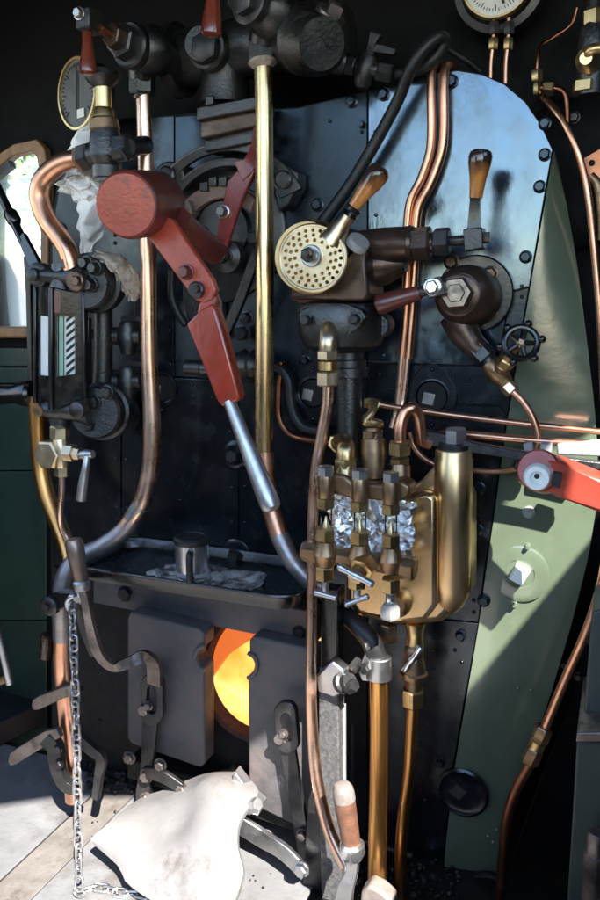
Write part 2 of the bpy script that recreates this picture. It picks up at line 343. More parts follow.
# right side sheet with its window opening (sunlight reaches the boiler through it), roof, left side
m = MB()
def sidex(x, pts, holes, t, nm, mat):
    bm = m.bm; es = []
    for lp in [pts]+holes:
        vs = [bm.verts.new(V((x, y, z))) for y, z in lp]; es += [bm.edges.new((vs[i], vs[(i+1) % len(vs)])) for i in range(len(vs))]
    g = bmesh.ops.triangle_fill(bm, use_beauty=True, use_dissolve=False, edges=es); fs = [f for f in g['geom'] if isinstance(f, bmesh.types.BMFace)]
    ex = bmesh.ops.extrude_face_region(bm, geom=fs, use_keep_orig=True); bmesh.ops.translate(bm, verts=[v for v in ex['geom'] if isinstance(v, bmesh.types.BMVert)], vec=V((t, 0, 0)))
SILL = 1.80
hole = [(-.990, SILL), (-.992, 1.95), (-.985, 2.06), (-.955, 2.14), (-.90, 2.178), (-.84, 2.165), (-.72, 2.06), (-.55, 2.0), (-.40, 1.95), (-.36, SILL)]
sidex(1.2, [(-1.27, -.3), (-1.27, 2.198), (.15, 2.198), (.15, -.3)], [hole], .01, '', '')
tag(m.build('cab_side_sheet', 'cab_black'), 'black cab side sheet with an open window at the right beyond the frame', 'wall')
m = MB(); sidex(-1.22, [(-1.0, -.3), (-1.0, 2.198), (.15, 2.198), (.15, -.3)], [[(-.80, 1.10), (-.80, 1.9), (-.20, 1.9), (-.20, 1.10)]], .01, '', '')
tag(m.build('cab_side_sheet', 'cab_black'), 'black cab side sheet with an open window at the left beyond the frame', 'wall')
m = MB(); rs = []
for i in range(81):
    x = -1.25+2.5*i/80; z = ROOFZ-.012*(x/1.25)**2; yb = ROOFY(x)
    rs.append([V((x, .18, z)), V((x, yb, z)), V((x, yb, z+.012)), V((x, .18, z+.012))])
m.rings(rs); tag(m.build('cab_roof', 'cab_black'), 'dark arched steel cab roof overhead', 'roof')
for x, side in ((1.205, 'right'), (-1.225, 'left')):
    m = MB(); m.box(V((x, -1.96, .42)), V((.008, 0, 0)), V((0, .67, 0)), V((0, 0, .68)))  # doors out of view, added to keep sky light off the flank
    tag(m.build('added_cab_door', 'cab_black', bevel=.003), 'black shut cab door at the %s added out of view to block sky light' % side, 'door')
m = MB(); m.box(V((.95, -.85, .45)), V((.24, 0, 0)), V((0, .33, 0)), V((0, 0, .37)))  # unseen box, added to screen the lower right from the rear sky
tag(m.build('added_seat_box', 'cab_black', bevel=.01), 'unseen black seat box added behind the green locker to block sky light', 'seat box')
tn = thing('tender', 'dark tender front behind the footplate with a tall block added to darken reflections', 'tender', V((0, -2.9, -.2)))
part(tn, 'bunker_plate', 'coal_tender', lambda m: m.box(V((0, -2.95, .55)), V((1.25, 0, 0)), V((0, .3, 0)), V((0, 0, .83))), bevel=.01)
part(tn, 'added_dark_block', 'coal_tender', lambda m: m.box(V((-1.06, -2.72, 1.1)), V((.34, 0, 0)), V((0, .3, 0)), V((0, 0, 1.05))), bevel=.01)  # unseen block, added so the left plate reflects something dark

# trees outside the window
def tree(x, y, h, r, label):
    t = thing('lineside_tree', label, 'tree', V((x, y, -1.3)), 'trees outside the cab window')
    part(t, 'trunk', 'bark', lambda m: m.tube(smooth_path([V((x, y, -1.3)), V((x+.1, y, h*.3)), V((x, y+.1, h*.75))], 4), [.16-.012*i for i in range(9)], 8))
    m = MB(); rnd = random.Random(int(x*13+y*7)); bm = m.bm
    for c in range(46):
        a = rnd.uniform(0, 2*pi); e = rnd.uniform(-.9, 1); rr = r*rnd.uniform(.45, 1); cc = V((x+rr*cos(a)*math.sqrt(1-e*e*.8), y+rr*sin(a)*math.sqrt(1-e*e*.8), h*.62+e*h*.36))
        for k in range(50):
            p = cc+V((rnd.gauss(0, .22), rnd.gauss(0, .22), rnd.gauss(0, .2))); u = V((rnd.gauss(0, 1), rnd.gauss(0, 1), rnd.gauss(0, 1))).normalized(); w = u.orthogonal().normalized(); s = rnd.uniform(.05, .11)
            bm.faces.new([bm.verts.new(p-u*s), bm.verts.new(p+w*s*.5), bm.verts.new(p+u*s), bm.verts.new(p-w*s*.5)])
    m.build('crown', 'foliage', t, flat=True)
tree(-6.6, 9.0, 6.2, 2.0, 'pale green tree seen through the cab window at the left')

# ================================================================== boiler backhead
bh = thing('boiler_backhead', 'glossy black riveted boiler backhead with plugs, bolts and green right flank', 'boiler', V((0, 0, FZ)))
# firehole is an oval opening through the base plate
HOLE = circ(270, 672, 70, 72, 40)
OUT = [(50, 800), (50, 230), (58, 180), (80, 140), (120, 118), (300, 107), (375, 89), (432, 73), (458, 70), (482, 74), (505, 84), (526, 102), (542, 125), (553, 150)]
EDG = [(541, 220), (527, 300), (513, 380), (502, 450), (494, 510), (485, 570), (477, 630), (465, 700), (453, 770), (444, 850), (438, 960)]
m = MB(); m.sheet([(52, 960)]+[(52, 800)]+OUT[1:]+EDG, [HOLE], -.003, .010); m.build('base_plate', 'soot_shade_iron', bh)
def cover(name, mat, outer, holes, rv, d=.004):
    m = MB(); m.sheet(outer, holes, d, .0062)
    for x, y in rv: m.rivet(x, y, d, 2.1)
    return m.build(name, mat, bh, bevel=.0012)
def plug(x, y, r, dish=True):
    return circ(x, y, r, n=24)
# upper right sheet
cover('cladding_sheet', 'plate_black', [(368.3, 91), (432, 73.5), (458, 70.5), (482, 74.5), (505, 84.5), (526, 102.5), (541.5, 125.5), (552.5, 150), (540.5, 220), (529.5, 286), (510, 291.5), (509, 300), (498, 366), (368.3, 362)], [],
      [(362.3+13, 132), (376, 170), (376, 215), (376, 330), (522, 286), (384, 355), (410, 357), (470, 358)])
cover('cladding_sheet', 'plate_worn', [(368.3, 363.5), (498, 367.5), (509.6, 300), (510.6, 293), (529, 288), (512.5, 380), (507.5, 415), (500, 405), (368.3, 401)], [plug(432, 397, 15)],
      [(522, 297), (392, 389), (400, 408), (470, 381), (471, 403), (497, 383), (415, 373), (450, 374), (380, 374), (499, 399)])
cover('cladding_sheet', 'plate_worn', [(368.3, 402.6), (417, 404), (417, 404), (500, 406.5), (507, 417), (501.5, 450), (493.5, 510), (484.5, 570), (478.5, 622), (368.3, 612)], [],
      [(374, 411), (400, 412), (470, 416), (497, 418), (486, 470), (480, 520), (380, 440), (474, 612), (474, 600)])
cover('cladding_sheet', 'plate_mid', [(366.8, 91.5), (366.8, 391), (290, 385), (175, 376), (175, 116.5), (300, 107.5)], [],
      [(362, 132), (361, 160), (360, 240), (330, 121), (200, 370), (240, 376), (300, 379), (350, 384), (305, 200), (306, 260), (305, 330)])
cover('cladding_sheet', 'plate_worn', [(174, 116), (174, 376), (122.5, 371), (52, 362), (52, 230), (60, 181), (81, 141), (121, 119)], [], [(115, 235), (115, 243), (66, 252), (120, 300), (170, 330), (170, 300)])
cover('cladding_sheet', 'plate_worn', [(366.8, 392.4), (366.8, 612), (300, 602), (239.5, 594), (239.5, 382.4), (290, 386.6)], [plug(313, 393, 14)],
      [(245, 486), (245, 522), (245, 575), (290, 392), (338, 400), (360, 398), (312, 372.5+44), (243, 396), (310, 520), (340, 560)])
cover('cladding_sheet', 'plate_worn', [(238, 382.2), (238, 594), (122, 577), (122, 372.6)], [plug(163, 388, 13)],
      [(162, 364.6+45), (194, 396), (212, 397), (171, 364), (192, 384), (230, 431), (232, 487), (232, 522), (126, 459), (127, 507), (150, 404), (140, 372+10), (180, 500), (140, 560)])
cover('cladding_sheet', 'plate_worn', [(120.6, 372.4), (120.6, 577), (52, 565), (52, 363.5)], [], [(116, 459), (117, 507), (114, 420), (60, 420), (116, 550)])
# lower region
cover('cladding_sheet', 'plate_worn', [(368.3, 613.5), (478.3, 623.6), (464.5, 700), (452.5, 770), (443.5, 850), (438, 955), (368.3, 955)], [], [(433, 637), (433, 651), (455, 650), (462, 662), (433, 668), (420, 640), (462, 640), (440, 760), (425, 800), (436, 860), (432, 900), (372, 760)])
cover('fire_door_frame', 'soot_shade_iron', [(53, 567), (120, 578.5), (238, 595.5), (300, 603.5), (366.8, 613.4), (366.8, 955), (53, 900)], [HOLE], [(85, 620), (100, 720), (330, 700)])
# large hex studs and bolts
for x, y, r in ((352, 102, 5), (384, 95, 5), (452, 82, 5.5), (545, 124, 5.2), (545, 155, 5.2), (540, 187, 5.2), (526, 257, 5.2), (318, 205, 5.5), (362.5, 265-140, 3.2), (35+25, 228, 5), (306, 360, 4), (461, 635, 4.5), (440, 762, 4.5), (432, 848, 4.5), (479, 488, 5.5), (478, 530, 5), (484, 600, 5.5), (540, 462, 0)):
    if r: part(bh, 'hex_bolt', 'plate_mid', lambda m: m.bolt(x, y, .004, r, .013, random.uniform(0, 1)))
# washout plugs: collar, bowl and square-headed plug
def washout(x, y, r, rp, mat='plate_worn', d=.004, sq=.6, deep=True, pm_='pipe_grey'):
    BOWL = lambda par: part(par, 'plug_bowl', 'soot_shade_iron', lambda m: m.front(x, y, d, [(-.034, r*.45), (-.030, r*.62), (-.012, r*.70), (.001, r*.74), (.001, r*.80)], 32))  # bowl coloured near-black to deepen the shade in the recess
    ring_ = [(.0, r*.78), (.004, r*.80), (.0055, r*.86), (.005, r*.98), (.0005, r)]
    def collar(m):
        p = P(x, y, d); k = S(p); a_, b_ = frame(-YH); m.rings([[p-YH*t+(a_*cos(2*pi*q/32)+b_*sin(2*pi*q/32))*rr*k for q in range(32)] for t, rr in ring_], closed=True)
    pc_ = part(bh, 'plug_collar', mat, collar); BOWL(pc_)
    c = MB(); c.front(x, y, d-.027, [(0, rp*1.15), (.008, rp*1.15), (.009, rp), (.032, rp*.93), (.034, rp*.85)], 4, sq); c.build('square_plug', pm_, pc_, bevel=.001)
for a in ((432, 397, 20, 9.5), (313, 393, 18, 8.5), (163, 388, 17, 8)): washout(*a)
def diamond(x, y, r):     # flat diamond-shaped cover around a plug, with a rivet above and below
    o = []
    for k in range(40):
        a = 2*pi*k/40; q = r*(1+.34*max(0, abs(sin(a))-.72)/.28); o.append((x+q*cos(a), y+q*sin(a)))
    m = MB(); m.sheet(o, [circ(x, y, r*.72, n=24)], .0095, .005); m.rivet(x, y-r*1.12, .0095, 2.4); m.rivet(x, y+r*1.12, .0095, 2.4); m.build('plug_surround', 'plate_worn', bh, bevel=.0012)
diamond(432, 397, 25); diamond(313, 393, 23)
# studs with raised boss
for x, y, r in ((235, 455, 9), (236, 555, 10)):
    pb_ = part(bh, 'plug_boss', 'plate_worn', lambda m: m.front(x, y, .0041, [(0, r*1.75), (.003, r*1.7), (.005, r*1.5), (.006, r*1.1), (.006, r)], 28))
    part(pb_, 'square_plug', 'steel_dark', lambda m: m.front(x, y, .009, [(0, r*.8), (.02, r*.76), (.022, r*.66)], 6 if y < 500 else 4, .5))
pd_ = part(bh, 'plug_dish', 'plate_worn', lambda m: m.front(463, 792, .005, [(0, 26), (.004, 26), (.007, 23.5), (.004, 21), (.0035, 15), (.003, 9), (.003, 8)], 32))
part(pd_, 'square_plug', 'steel_dark', lambda m: m.front(460, 785, .007, [(0, 10), (.026, 9.5), (.028, 8.6)], 4, .2))
part(bh, 'plug_dish', 'soot_shade_iron', lambda m: m.front(490, 897, .010, [(-.01, 26), (.004, 26), (.007, 23.5), (.001, 20), (0, 12), (0, 10)], 32))

# green flank curving back from the face
E_ = [(553.5, 150)]+[(x+1.2, y) for x, y in EDG]
O_ = [(555, 151), (567, 205), (577, 262), (587, 340), (594, 400), (598, 450), (597, 505), (588, 560), (570, 630), (549, 700), (528, 765), (509, 830), (498, 930)]
def resample(pl, n):
    L = [0]
    for a, b in zip(pl, pl[1:]): L.append(L[-1]+math.hypot(b[0]-a[0], b[1]-a[1]))
    out = []
    for i in range(n):
        t = L[-1]*i/(n-1); j = 0
        while j < len(L)-2 and L[j+1] < t: j += 1
        f = (t-L[j])/(L[j+1]-L[j]); out.append((pl[j][0]*(1-f)+pl[j+1][0]*f, pl[j][1]*(1-f)+pl[j+1][1]*f))
    return out
NE = 40; er = resample(E_, NE); orr = resample(O_, NE)
def FD(f): return .004 - .030*f**1.35                # how far the flank has curved back
def FP(f, i): 
    x = er[i][0]*(1-f)+orr[i][0]*f; y = er[i][1]*(1-f)+orr[i][1]*f; return P(x, y, FD(f))
def flank_d(x, y):
    best = min(range(NE), key=lambda i: abs((er[i][1]+orr[i][1])/2-y)); f = (x-er[best][0])/(orr[best][0]-er[best][0]+1e-6); return FD(max(0, min(1, f)))
m = MB(); rs = []
for i in range(NE):
    front = [FP(k/10, i) for k in range(11)]; rs.append(front+[q+V((0, .006, 0)) for q in front[::-1]])
m.rings(rs); m.build('flank_sheet', 'green_paint', bh)
pg_ = part(bh, 'plug_collar', 'green_paint', lambda m: m.front(520, 573, flank_d(520, 573)-.004, [(0, 29), (.007, 29), (.0085, 27), (.0085, 15), (.0065, 14), (.006, 12)], 36))
part(pg_, 'square_plug', 'white_enamel', lambda m: m.front(520, 573, flank_d(520, 573)+.002, [(0, 11), (.024, 10), (.026, 9)], 4, .35))
for x, y, r in ((529, 512, 5), (528, 546, 2.5), (515, 604, 2.5)): part(bh, 'flank_bolt', 'green_paint' if r < 3 else 'white_and_sunlit', lambda m: m.bolt(x, y, flank_d(x, y)+.002, r, .012))
for x, y in ((531, 690), (518, 688), (488, 836), (493, 842), (497, 830)): part(bh, 'flank_rivet', 'green_paint', lambda m: m.rivet(x, y, flank_d(x, y)-.002, 2.2))

# ------------------------------------------------------------------ the fire
m = MB(); k = S(P(262, 680)); pc = P(262, 680, 0)
def ell(dd, s): return [P(x, y, 0)+YH*dd for x, y in circ(270, 672, 69*s, 71*s, 40)]
rs = [ell(-.010, 1.0), ell(-.010, .93), ell(.022, .90), ell(.022, .98), ell(-.001, .995)]
m.rings(rs, False, False); fr = tag(m.build('firehole_ring', 'old_ring'), 'brown iron lining ring of the oval firehole between the two doors', 'firehole ring')
m = MB(); rs = []
rs = [ell(.026, 1.02), ell(.035, 1.9), ell(.6, 1.9), ell(.65, .2)]
m.rings(rs, False, True); tag(m.build('firebox', 'firebrick'), 'brick-red firebox chamber behind the open firehole', 'firebox')
m = MB(); bm = m.bm; g = []
c0 = pc+V((-.10, .15, -.13))
for i in range(25):
    row = []
    for j in range(33):
        u = (i/24-.5)*.60; v = (j/32-.5)*.66; h = NZ.noise(V((u*13, v*13, 2)))*.05+NZ.noise(V((u*30, v*30, 7)))*.02
        row.append(bm.verts.new(c0+V((u, .10*((i/24-.5)**2*4)+h+v*.35, v))))
    g.append(row)
for i in range(24):
    for j in range(32): bm.faces.new((g[i][j], g[i+1][j], g[i+1][j+1], g[i][j+1]))
r_ = bmesh.ops.extrude_face_region(bm, geom=list(bm.faces), use_keep_orig=True); bmesh.ops.translate(bm, verts=[x for x in r_['geom'] if isinstance(x, bmesh.types.BMVert)], vec=V((0, .05, 0)))
tag(m.build('fire', 'flame'), 'bright yellow and orange fire seen through the gap between the fire doors', 'fire')
m = MB(); m.slab([(203, 615), (266, 620), (259, 630), (249, 641), (238, 648), (226, 657), (215, 672), (203, 690)], -.035, .03)
tag(m.build('deflector_plate', 'hot_iron', bevel=.004), 'orange glowing plate edge hanging in the top of the firehole', 'deflector plate')

# ------------------------------------------------------------------ fire doors and runner
m = MB(); m.slab([(93, 572), (314, 612), (314, 646), (93, 603)], .062, .05)
rb = tag(m.build('door_runner', 'door_iron', bevel=.003), 'long dark steel runner bar above both fire doors with a bolt at its left end', 'runner bar')
part(rb, 'bolt', 'steel_dark', lambda m: m.bolt(126, 594, .062, 7, .014))
part(rb, 'bolt', 'steel_dark', lambda m: m.bolt(300, 632, .062, 6, .012))
m = MB(); m.slab([(127, 759), (216, 783), (314, 815), (314, 838), (216, 805), (127, 778)], .075, .06)
tag(m.build('door_rail', 'soot_shade_iron', bevel=.003), 'dark lower rail under the fire doors', 'rail')

def fire_door(label, poly, d, t):
    m = MB(); m.slab(poly, d, t); o = m.build('fire_door', 'door_iron', bevel=.005); return tag(o, label, 'fire door', 'sliding fire doors')
ld = fire_door('dark iron sliding fire door at the left of the glowing gap with a notch in its edge', [(130, 612), (127, 618), (127, 738), (131, 744), (200, 768), (204, 764), (204, 668), (198, 664), (195, 657), (198, 650), (204, 647), (204, 634), (198, 629)], .118, .052)
nt = [(192+10*cos(a), 657+12*sin(a)) for a in [pi/2+pi*k/8 for k in range(9)]]
part(ld, 'notch_rim', 'door_iron', lambda m: m.tube(smooth_path([P(205, 646, .12), P(199, 648, .121), P(195, 657, .121), P(199, 667, .121), P(205, 670, .12)], 5), .006, 10))
rd = fire_door('dark iron sliding fire door at the right of the glowing gap with a sunlit lower corner', [(249, 641), (253, 636), (316, 650), (316, 835), (253, 806), (248, 800), (248, 676), (253, 672), (256, 666), (253, 659), (249, 657)], .112, .05)
part(rd, 'notch_rim', 'door_iron', lambda m: m.tube(smooth_path([P(248, 653, .114), P(254, 657, .115), P(257, 665, .115), P(254, 674, .115), P(248, 678, .114)], 5), .005, 10))

# slotted links with pins, one in front of each door
def link(label, cx, cy, d, a, foot):
    t = thing('slotted_link', label, 'door link', (foot[0], foot[1], d), 'door operating links')
    o = []; L, r = 15, 11
    dx, dy = sin(a), -cos(a)
    for s, k in ((1, range(0, 11)), (-1, range(0, 11))):
        for q in k:
            th = pi*q/10; ax = s*(cos(th)*dy*-1), s*(cos(th)*dx); o.append((cx+s*dx*L+r*(s*(cos(th)*-dy)+s*sin(th)*dx), cy+s*dy*L+r*(s*(cos(th)*dx)+s*sin(th)*dy)))
    hl = [(cx+(x-cx)*.44, cy+(y-cy)*.56) for x, y in o]
    part(t, 'link_eye', 'steel_dark', lambda m: m.sheet(o, [hl], d+.012, .016), bevel=.002)
    part(t, 'link_arm', 'steel_dark', lambda m: m.strip([(cx-dx*14, cy-dy*14, d-.004), foot+(d-.004,)], [17, 14], .010), bevel=.0015)
    part(t, 'pin', 'steel_worn', lambda m: (m.front(cx-2, cy+5, d-.01, [(0, 5.5), (.030, 5.5), (.032, 4.5)], 16), m.bolt(cx-2, cy+5, d+.013, 4, .012)))
    return t
lk1 = link('slotted steel link with a pin in front of the left fire door', 151, 700, .145, .0, (147, 772))
lk2 = link('slotted steel link with a pin in front of the right fire door', 286, 728, .150, -.10, (306, 858))
part(lk2, 'foot_bolt', 'steel_worn', lambda m: m.bolt(303, 834, .153, 5.5, .014))
part(lk1, 'foot_bolt', 'steel_worn', lambda m: m.bolt(147, 775, .148, 6, .016))

# linkage at the foot of the doors
t = thing('door_linkage', 'sooty cranks and bolts at the foot of the left fire door', 'linkage', (150, 790, .15))
part(t, 'crank', 'steel_dark', lambda m: m.strip([(146, 772, .16), (163, 776, .17), (182, 788, .17)], [13, 14, 12], .012), bevel=.002)
part(t, 'crank', 'steel_dark', lambda m: m.strip([(147, 775, .13), (145, 800, .13), (152, 812, .13)], [14, 16, 14], .02), bevel=.002)
for x, y in ((130, 757), (161, 764), (147, 798), (182, 788)): part(t, 'bolt', 'steel_worn', lambda m: m.bolt(x, y, .165, 5.5, .014, random.random()))
t = thing('linkage_bar', 'pale sunlit flat bar linking the fire doors, running down to a bolt at the right', 'link bar', (300, 880, .17))
part(t, 'bar', 'steel', lambda m: m.strip([(240, 824, .17), (262, 838, .17), (284, 852, .19), (306, 874, .20)], [20, 20, 18, 15], .012), bevel=.002)
part(t, 'bracket', 'steel', lambda m: m.slab([(234, 772), (252, 796), (262, 806), (258, 816), (240, 812), (236, 800), (246, 805), (230, 786)], .16, .03), bevel=.002)
part(t, 'bolt', 'steel', lambda m: (m.hexa((246, 808, .19), (258, 804, .21), 7)))
part(t, 'bolt', 'steel', lambda m: m.bolt(302, 868, .215, 7, .016))

# bent flap plate in front of the firehole
m = MB(); rows = [[(149, 794, .16), (180, 784, .135), (208, 774, .115), (236, 772, .10)],
                  [(122, 808, .24), (168, 800, .21), (214, 784, .20), (256, 790, .17)],
                  [(110, 824, .30), (160, 830, .28), (212, 822, .29), (238, 826, .26)],
                  [(91, 840, .335), (150, 862, .35), (206, 876, .385), (246, 868, .34)],
                  [(93, 847, .338), (152, 900, .41), (204, 926, .44), (230, 908, .41)]]
gr = []
for q in rows: gr.append(smooth_path([P(*a) for a in q], 8))
gr = list(zip(*gr)); gr = [smooth_path(list(c), 6) for c in gr]
for r_ in gr:
    for i, p in enumerate(r_): r_[i] = p + RIGHT*NZ.noise(p*14+V((9, 2, 1)))*.013 + YH*NZ.noise(p*11)*.016 + V((0, 0, 1))*NZ.noise(p*6+V((5, 5, 5)))*.010
top = [list(r_) for r_ in gr]; rs = []
bm = m.bm; A = [[bm.verts.new(p) for p in r_] for r_ in top]; B = [[bm.verts.new(p+V((0, .008, -.010))) for p in r_] for r_ in top]
na, nb = len(A), len(A[0])
for i in range(na-1):
    for j in range(nb-1):
        bm.faces.new((A[i][j], A[i+1][j], A[i+1][j+1], A[i][j+1])); bm.faces.new((B[i][j], B[i][j+1], B[i+1][j+1], B[i+1][j]))
for i in range(na-1):
    bm.faces.new((A[i][0], B[i][0], B[i+1][0], A[i+1][0])); bm.faces.new((A[i][-1], A[i+1][-1], B[i+1][-1], B[i][-1]))
for j in range(nb-1):
    bm.faces.new((A[0][j], A[0][j+1], B[0][j+1], B[0][j])); bm.faces.new((A[-1][j], B[-1][j], B[-1][j+1], A[-1][j+1]))
tag(m.build('fire_flap', 'flap_steel'), 'wide bent sheet steel flap with rusty smears sloping to the floor below the fire', 'flap plate')

# ------------------------------------------------------------------ tray, mug, matting
ZT = P(200, 592, .23).z
trf = thing('drip_tray', 'long black tray with rounded corners above the fire doors', 'tray', P(200, 592, .23))
xl, xr = P(92, 566, .15).x, P(311, 590, .16).x
def rrect(x0, x1, y0, y1, r, z, n=7):
    o = []
    for cx, cy, a in ((x1-r, y1-r, 0), (x0+r, y1-r, pi/2), (x0+r, y0+r, pi), (x1-r, y0+r, 1.5*pi)):
        for k in range(n+1): o.append(V((cx+r*cos(a+pi/2*k/n), cy+r*sin(a+pi/2*k/n), z)))
    return o
y0, y1 = -.235, -.008
m = MB(); m.rings([rrect(xl+.006, xr-.006, y0+.006, y1, .05, ZT-.012), rrect(xl, xr, y0, y1, .060, ZT), rrect(xl-.002, xr+.002, y0-.002, y1, .062, ZT+.016), rrect(xl+.002, xr-.002, y0+.002, y1-.004, .059, ZT+.018), rrect(xl+.006, xr-.006, y0+.006, y1-.006, .055, ZT+.014), rrect(xl+.012, xr-.012, y0+.012, y1-.01, .05, ZT)])
m.build('pan', 'tray_black', trf)
m = MB(); rp = [p+V((0, 0, .017)) for p in rrect(xl-.001, xr+.001, y0-.001, y1, .061, ZT, 10)]; m.tube(rp, .0042, 8, closed=True); m.build('rolled_rim', 'tray_black', trf)
# ragged mat of ash-soiled material in the tray
def matt(px, name, lab):
    q = MB(); rnd = random.Random(5); cen = V((0, 0, 0)); pts = []
    for x, y in px:
        p = G(x, y, ZT+.006); pts.append(p); cen += p/len(px)
    bm = q.bm; NR = 9; NA = 60; rows = []
    ring = []
    for k in range(NA):
        f = k/NA*len(pts); i = int(f); t = f-i; a = pts[i].lerp(pts[(i+1) % len(pts)], t); ring.append(cen+(a-cen)*(1+.10*NZ.noise(V((k*.5, 1, 3)))))
    rs = []
    for j in range(NR+1):
        s = 1-j/NR; rs.append([cen+(a-cen)*max(s, .02)+V((0, 0, .004+.010*NZ.noise((cen+(a-cen)*s)*28)+.006*NZ.noise((cen+(a-cen)*s)*70))) for a in ring])
    q.rings([[p-V((0, 0, .008)) for p in rs[0]]]+rs); return tag(q.build(name, 'mat_ash', sharp=60), lab, 'matting')
matt([(146, 574), (160, 569), (182, 566), (224, 569), (264, 574), (266, 582), (240, 591), (214, 590), (180, 581)], 'ash_mat', 'ragged ash-grey matting lying in the black tray under the mug')
mug = thing('insulated_mug', 'small steel insulated mug with black lid and handle standing in the tray', 'mug', G(193, 578, ZT+.010))
mb_ = G(193, 578, ZT+.010); ks = S(mb_)
Z = V((0, 0, 1))
part(mug, 'body', 'steel_bright', lambda m: m.lathe(mb_, Z, [(0, 15.5*ks), (.002, 17*ks), (.005, 17*ks), (.006, 16.4*ks), (28*ks, 17*ks), (38*ks, 17.5*ks)], 32))
part(mug, 'base_band', 'white_and_sunlit', lambda m: m.lathe(mb_+Z*(5*ks), Z, [(0, 16.9*ks), (0.5*ks, 17.6*ks), (3.2*ks, 17.6*ks), (3.8*ks, 16.9*ks)], 32))
lid_ = part(mug, 'lid', 'hose', lambda m: m.lathe(mb_+Z*(37*ks), Z, [(0, 17.8*ks), (2*ks, 18.6*ks), (5*ks, 18.4*ks), (7*ks, 16.5*ks), (7.3*ks, 13*ks), (6*ks, 12*ks), (6*ks, 1*ks)], 32))
fw = (CAM-mb_); fw.z = 0; fw.normalize(); fw = (fw-RIGHT*.12).normalized()
part(mug, 'handle', 'hose', lambda m: m.tube(smooth_path([mb_+Z*(30*ks)+fw*16*ks, mb_+Z*(31*ks)+fw*23*ks, mb_+Z*(26*ks)+fw*25*ks, mb_+Z*(9*ks)+fw*25*ks, mb_+Z*(5*ks)+fw*22*ks, mb_+Z*(6*ks)+fw*16*ks], 6), 3.4*ks, 12, sq=1.3))

# ================================================================== pipes
def pipe_thing(name, mat, px, r, label, nuts=(), cat='pipe', group=None, nm='brass', d0=None):
    t = thing(name, label, cat, px[-1], group); part(t, 'tube', mat, lambda m: m.pipe(px, r)); union_nut(t, nuts, nm); return t

# tall pipe left, copper above and grey below
t = pipe_thing('steam_pipe', 'copper_bright', [(143, 92, .13), (145, 140, .13), (148, 250, .13), (149, 350, .13), (152, 430, .13), (150, 470, .132), (141, 505, .14), (124, 530, .15)], [7.5, 8, 8.3, 8.6, 9, 9, 9, 9],
    'tall pinkish copper pipe bending left at its foot into a grey section behind the chain')
part(t, 'grey_bend', 'pipe_grey', lambda m: m.pipe([(141, 505, .14), (124, 530, .15), (101, 547, .17), (78, 558, .19), (65, 577, .21), (62, 604, .22), (62, 640, .22)], 9.3))
part(t, 'lower_tube', 'copper', lambda m: m.pipe([(62, 632, .22), (62, 660, .22), (65, 700, .22), (70, 750, .22), (74, 800, .22)], 8.6))
part(t, 'top_nut', 'black_casting', lambda m: (m.hexa((142, 74, .13), (142, 95, .13), 13), m.cyl((142, 95, .13), (143, 98, .13), 9.5)))
# tall brass pipe
t = pipe_thing('steam_pipe', 'brass_pipe', [(263, 62, .13), (264, 110, .13), (264.5, 200, .13), (265, 300, .13), (264, 400, .13), (264, 455, .13), (269, 500, .132), (279, 535, .14), (292, 560, .15)], [9, 9, 9.3, 9.5, 9.5, 9.5, 9.5, 9.5, 9.5],
    'tall golden brass pipe in the middle curving right below the lubricator')
part(t, 'lower_bend', 'copper', lambda m: m.pipe([(264, 452, .131), (269, 500, .133), (279, 535, .141)], 9.6))
part(t, 'foot', 'pipe_grey', lambda m: m.pipe([(279, 535, .141), (292, 560, .15), (310, 580, .15), (330, 592, .14)], 9.6))
part(t, 'top_nut', 'black_casting', lambda m: m.hexa((262, 40, .13), (262, 62, .13), 14))
part(t, 'sealing_ring', 'cloth_soiled', lambda m: m.turn((262, 58, .13), (263, 68, .13), [(0, 10), (.2, 14), (.5, 15), (.7, 13), (1, 9.5)], 20))
# S-shaped thick copper pipe at the left
pipe_thing('bent_copper_pipe', 'copper', [(84, 158, .20), (70, 160, .20), (55, 167, .20), (42, 181, .20), (39, 198, .20), (47, 220, .20), (60, 238, .20), (68, 252, .20), (73, 272, .20)], [9, 9.3, 9.8, 10, 10, 10, 9.8, 9.6, 9.4],
    'thick copper pipe bending in an S from the dark cock down to the water gauge', [((78, 159, .20), (87, 157, .20), 13)], nm='bronze')
# gauge drain: big copper pipe below the gauge
pipe_thing('bent_copper_pipe', 'copper_gold', [(38, 396, .12), (38, 430, .12), (41, 465, .12), (47, 495, .13), (57, 520, .14), (66, 545, .16), (72, 570, .18), (76, 600, .19)], 8.8,
    'thick coppery gold pipe coming down from behind the water gauge to the left lever')
# twin copper pipes
for lab, up_, lo_ in (('left one of the twin copper pipes running down the blue-lit plate', [(444, 80, -.05), (440, 69, -.02), (433, 68, .015), (431, 80, .025), (431, 145, .025), (422, 177, .025), (411, 200, .025), (407.5, 225, .025), (407, 265, .025), (406, 310, .025), (402, 357, .025)], [(402, 353, .025), (397, 408, .025), (392, 428, .03)]),
                      ('right one of the twin copper pipes running down the blue-lit plate', [(457, 80, -.05), (453, 68, -.02), (446, 67, .015), (444, 80, .025), (443, 145, .025), (431, 183, .025), (419, 206, .025), (415.5, 228, .025), (414, 270, .025), (412, 310, .025), (408, 358, .025)], [(408, 354, .025), (403, 400, .025), (400, 412, .03)])):
    t = thing('twin_copper_pipe', lab, 'pipe', up_[-1], 'twin copper pipes')
    part(t, 'tube', 'copper', lambda m: m.pipe(up_, 4.6)); part(t, 'lower_tube', 'copper_bright', lambda m: m.pipe(lo_, 3.2))
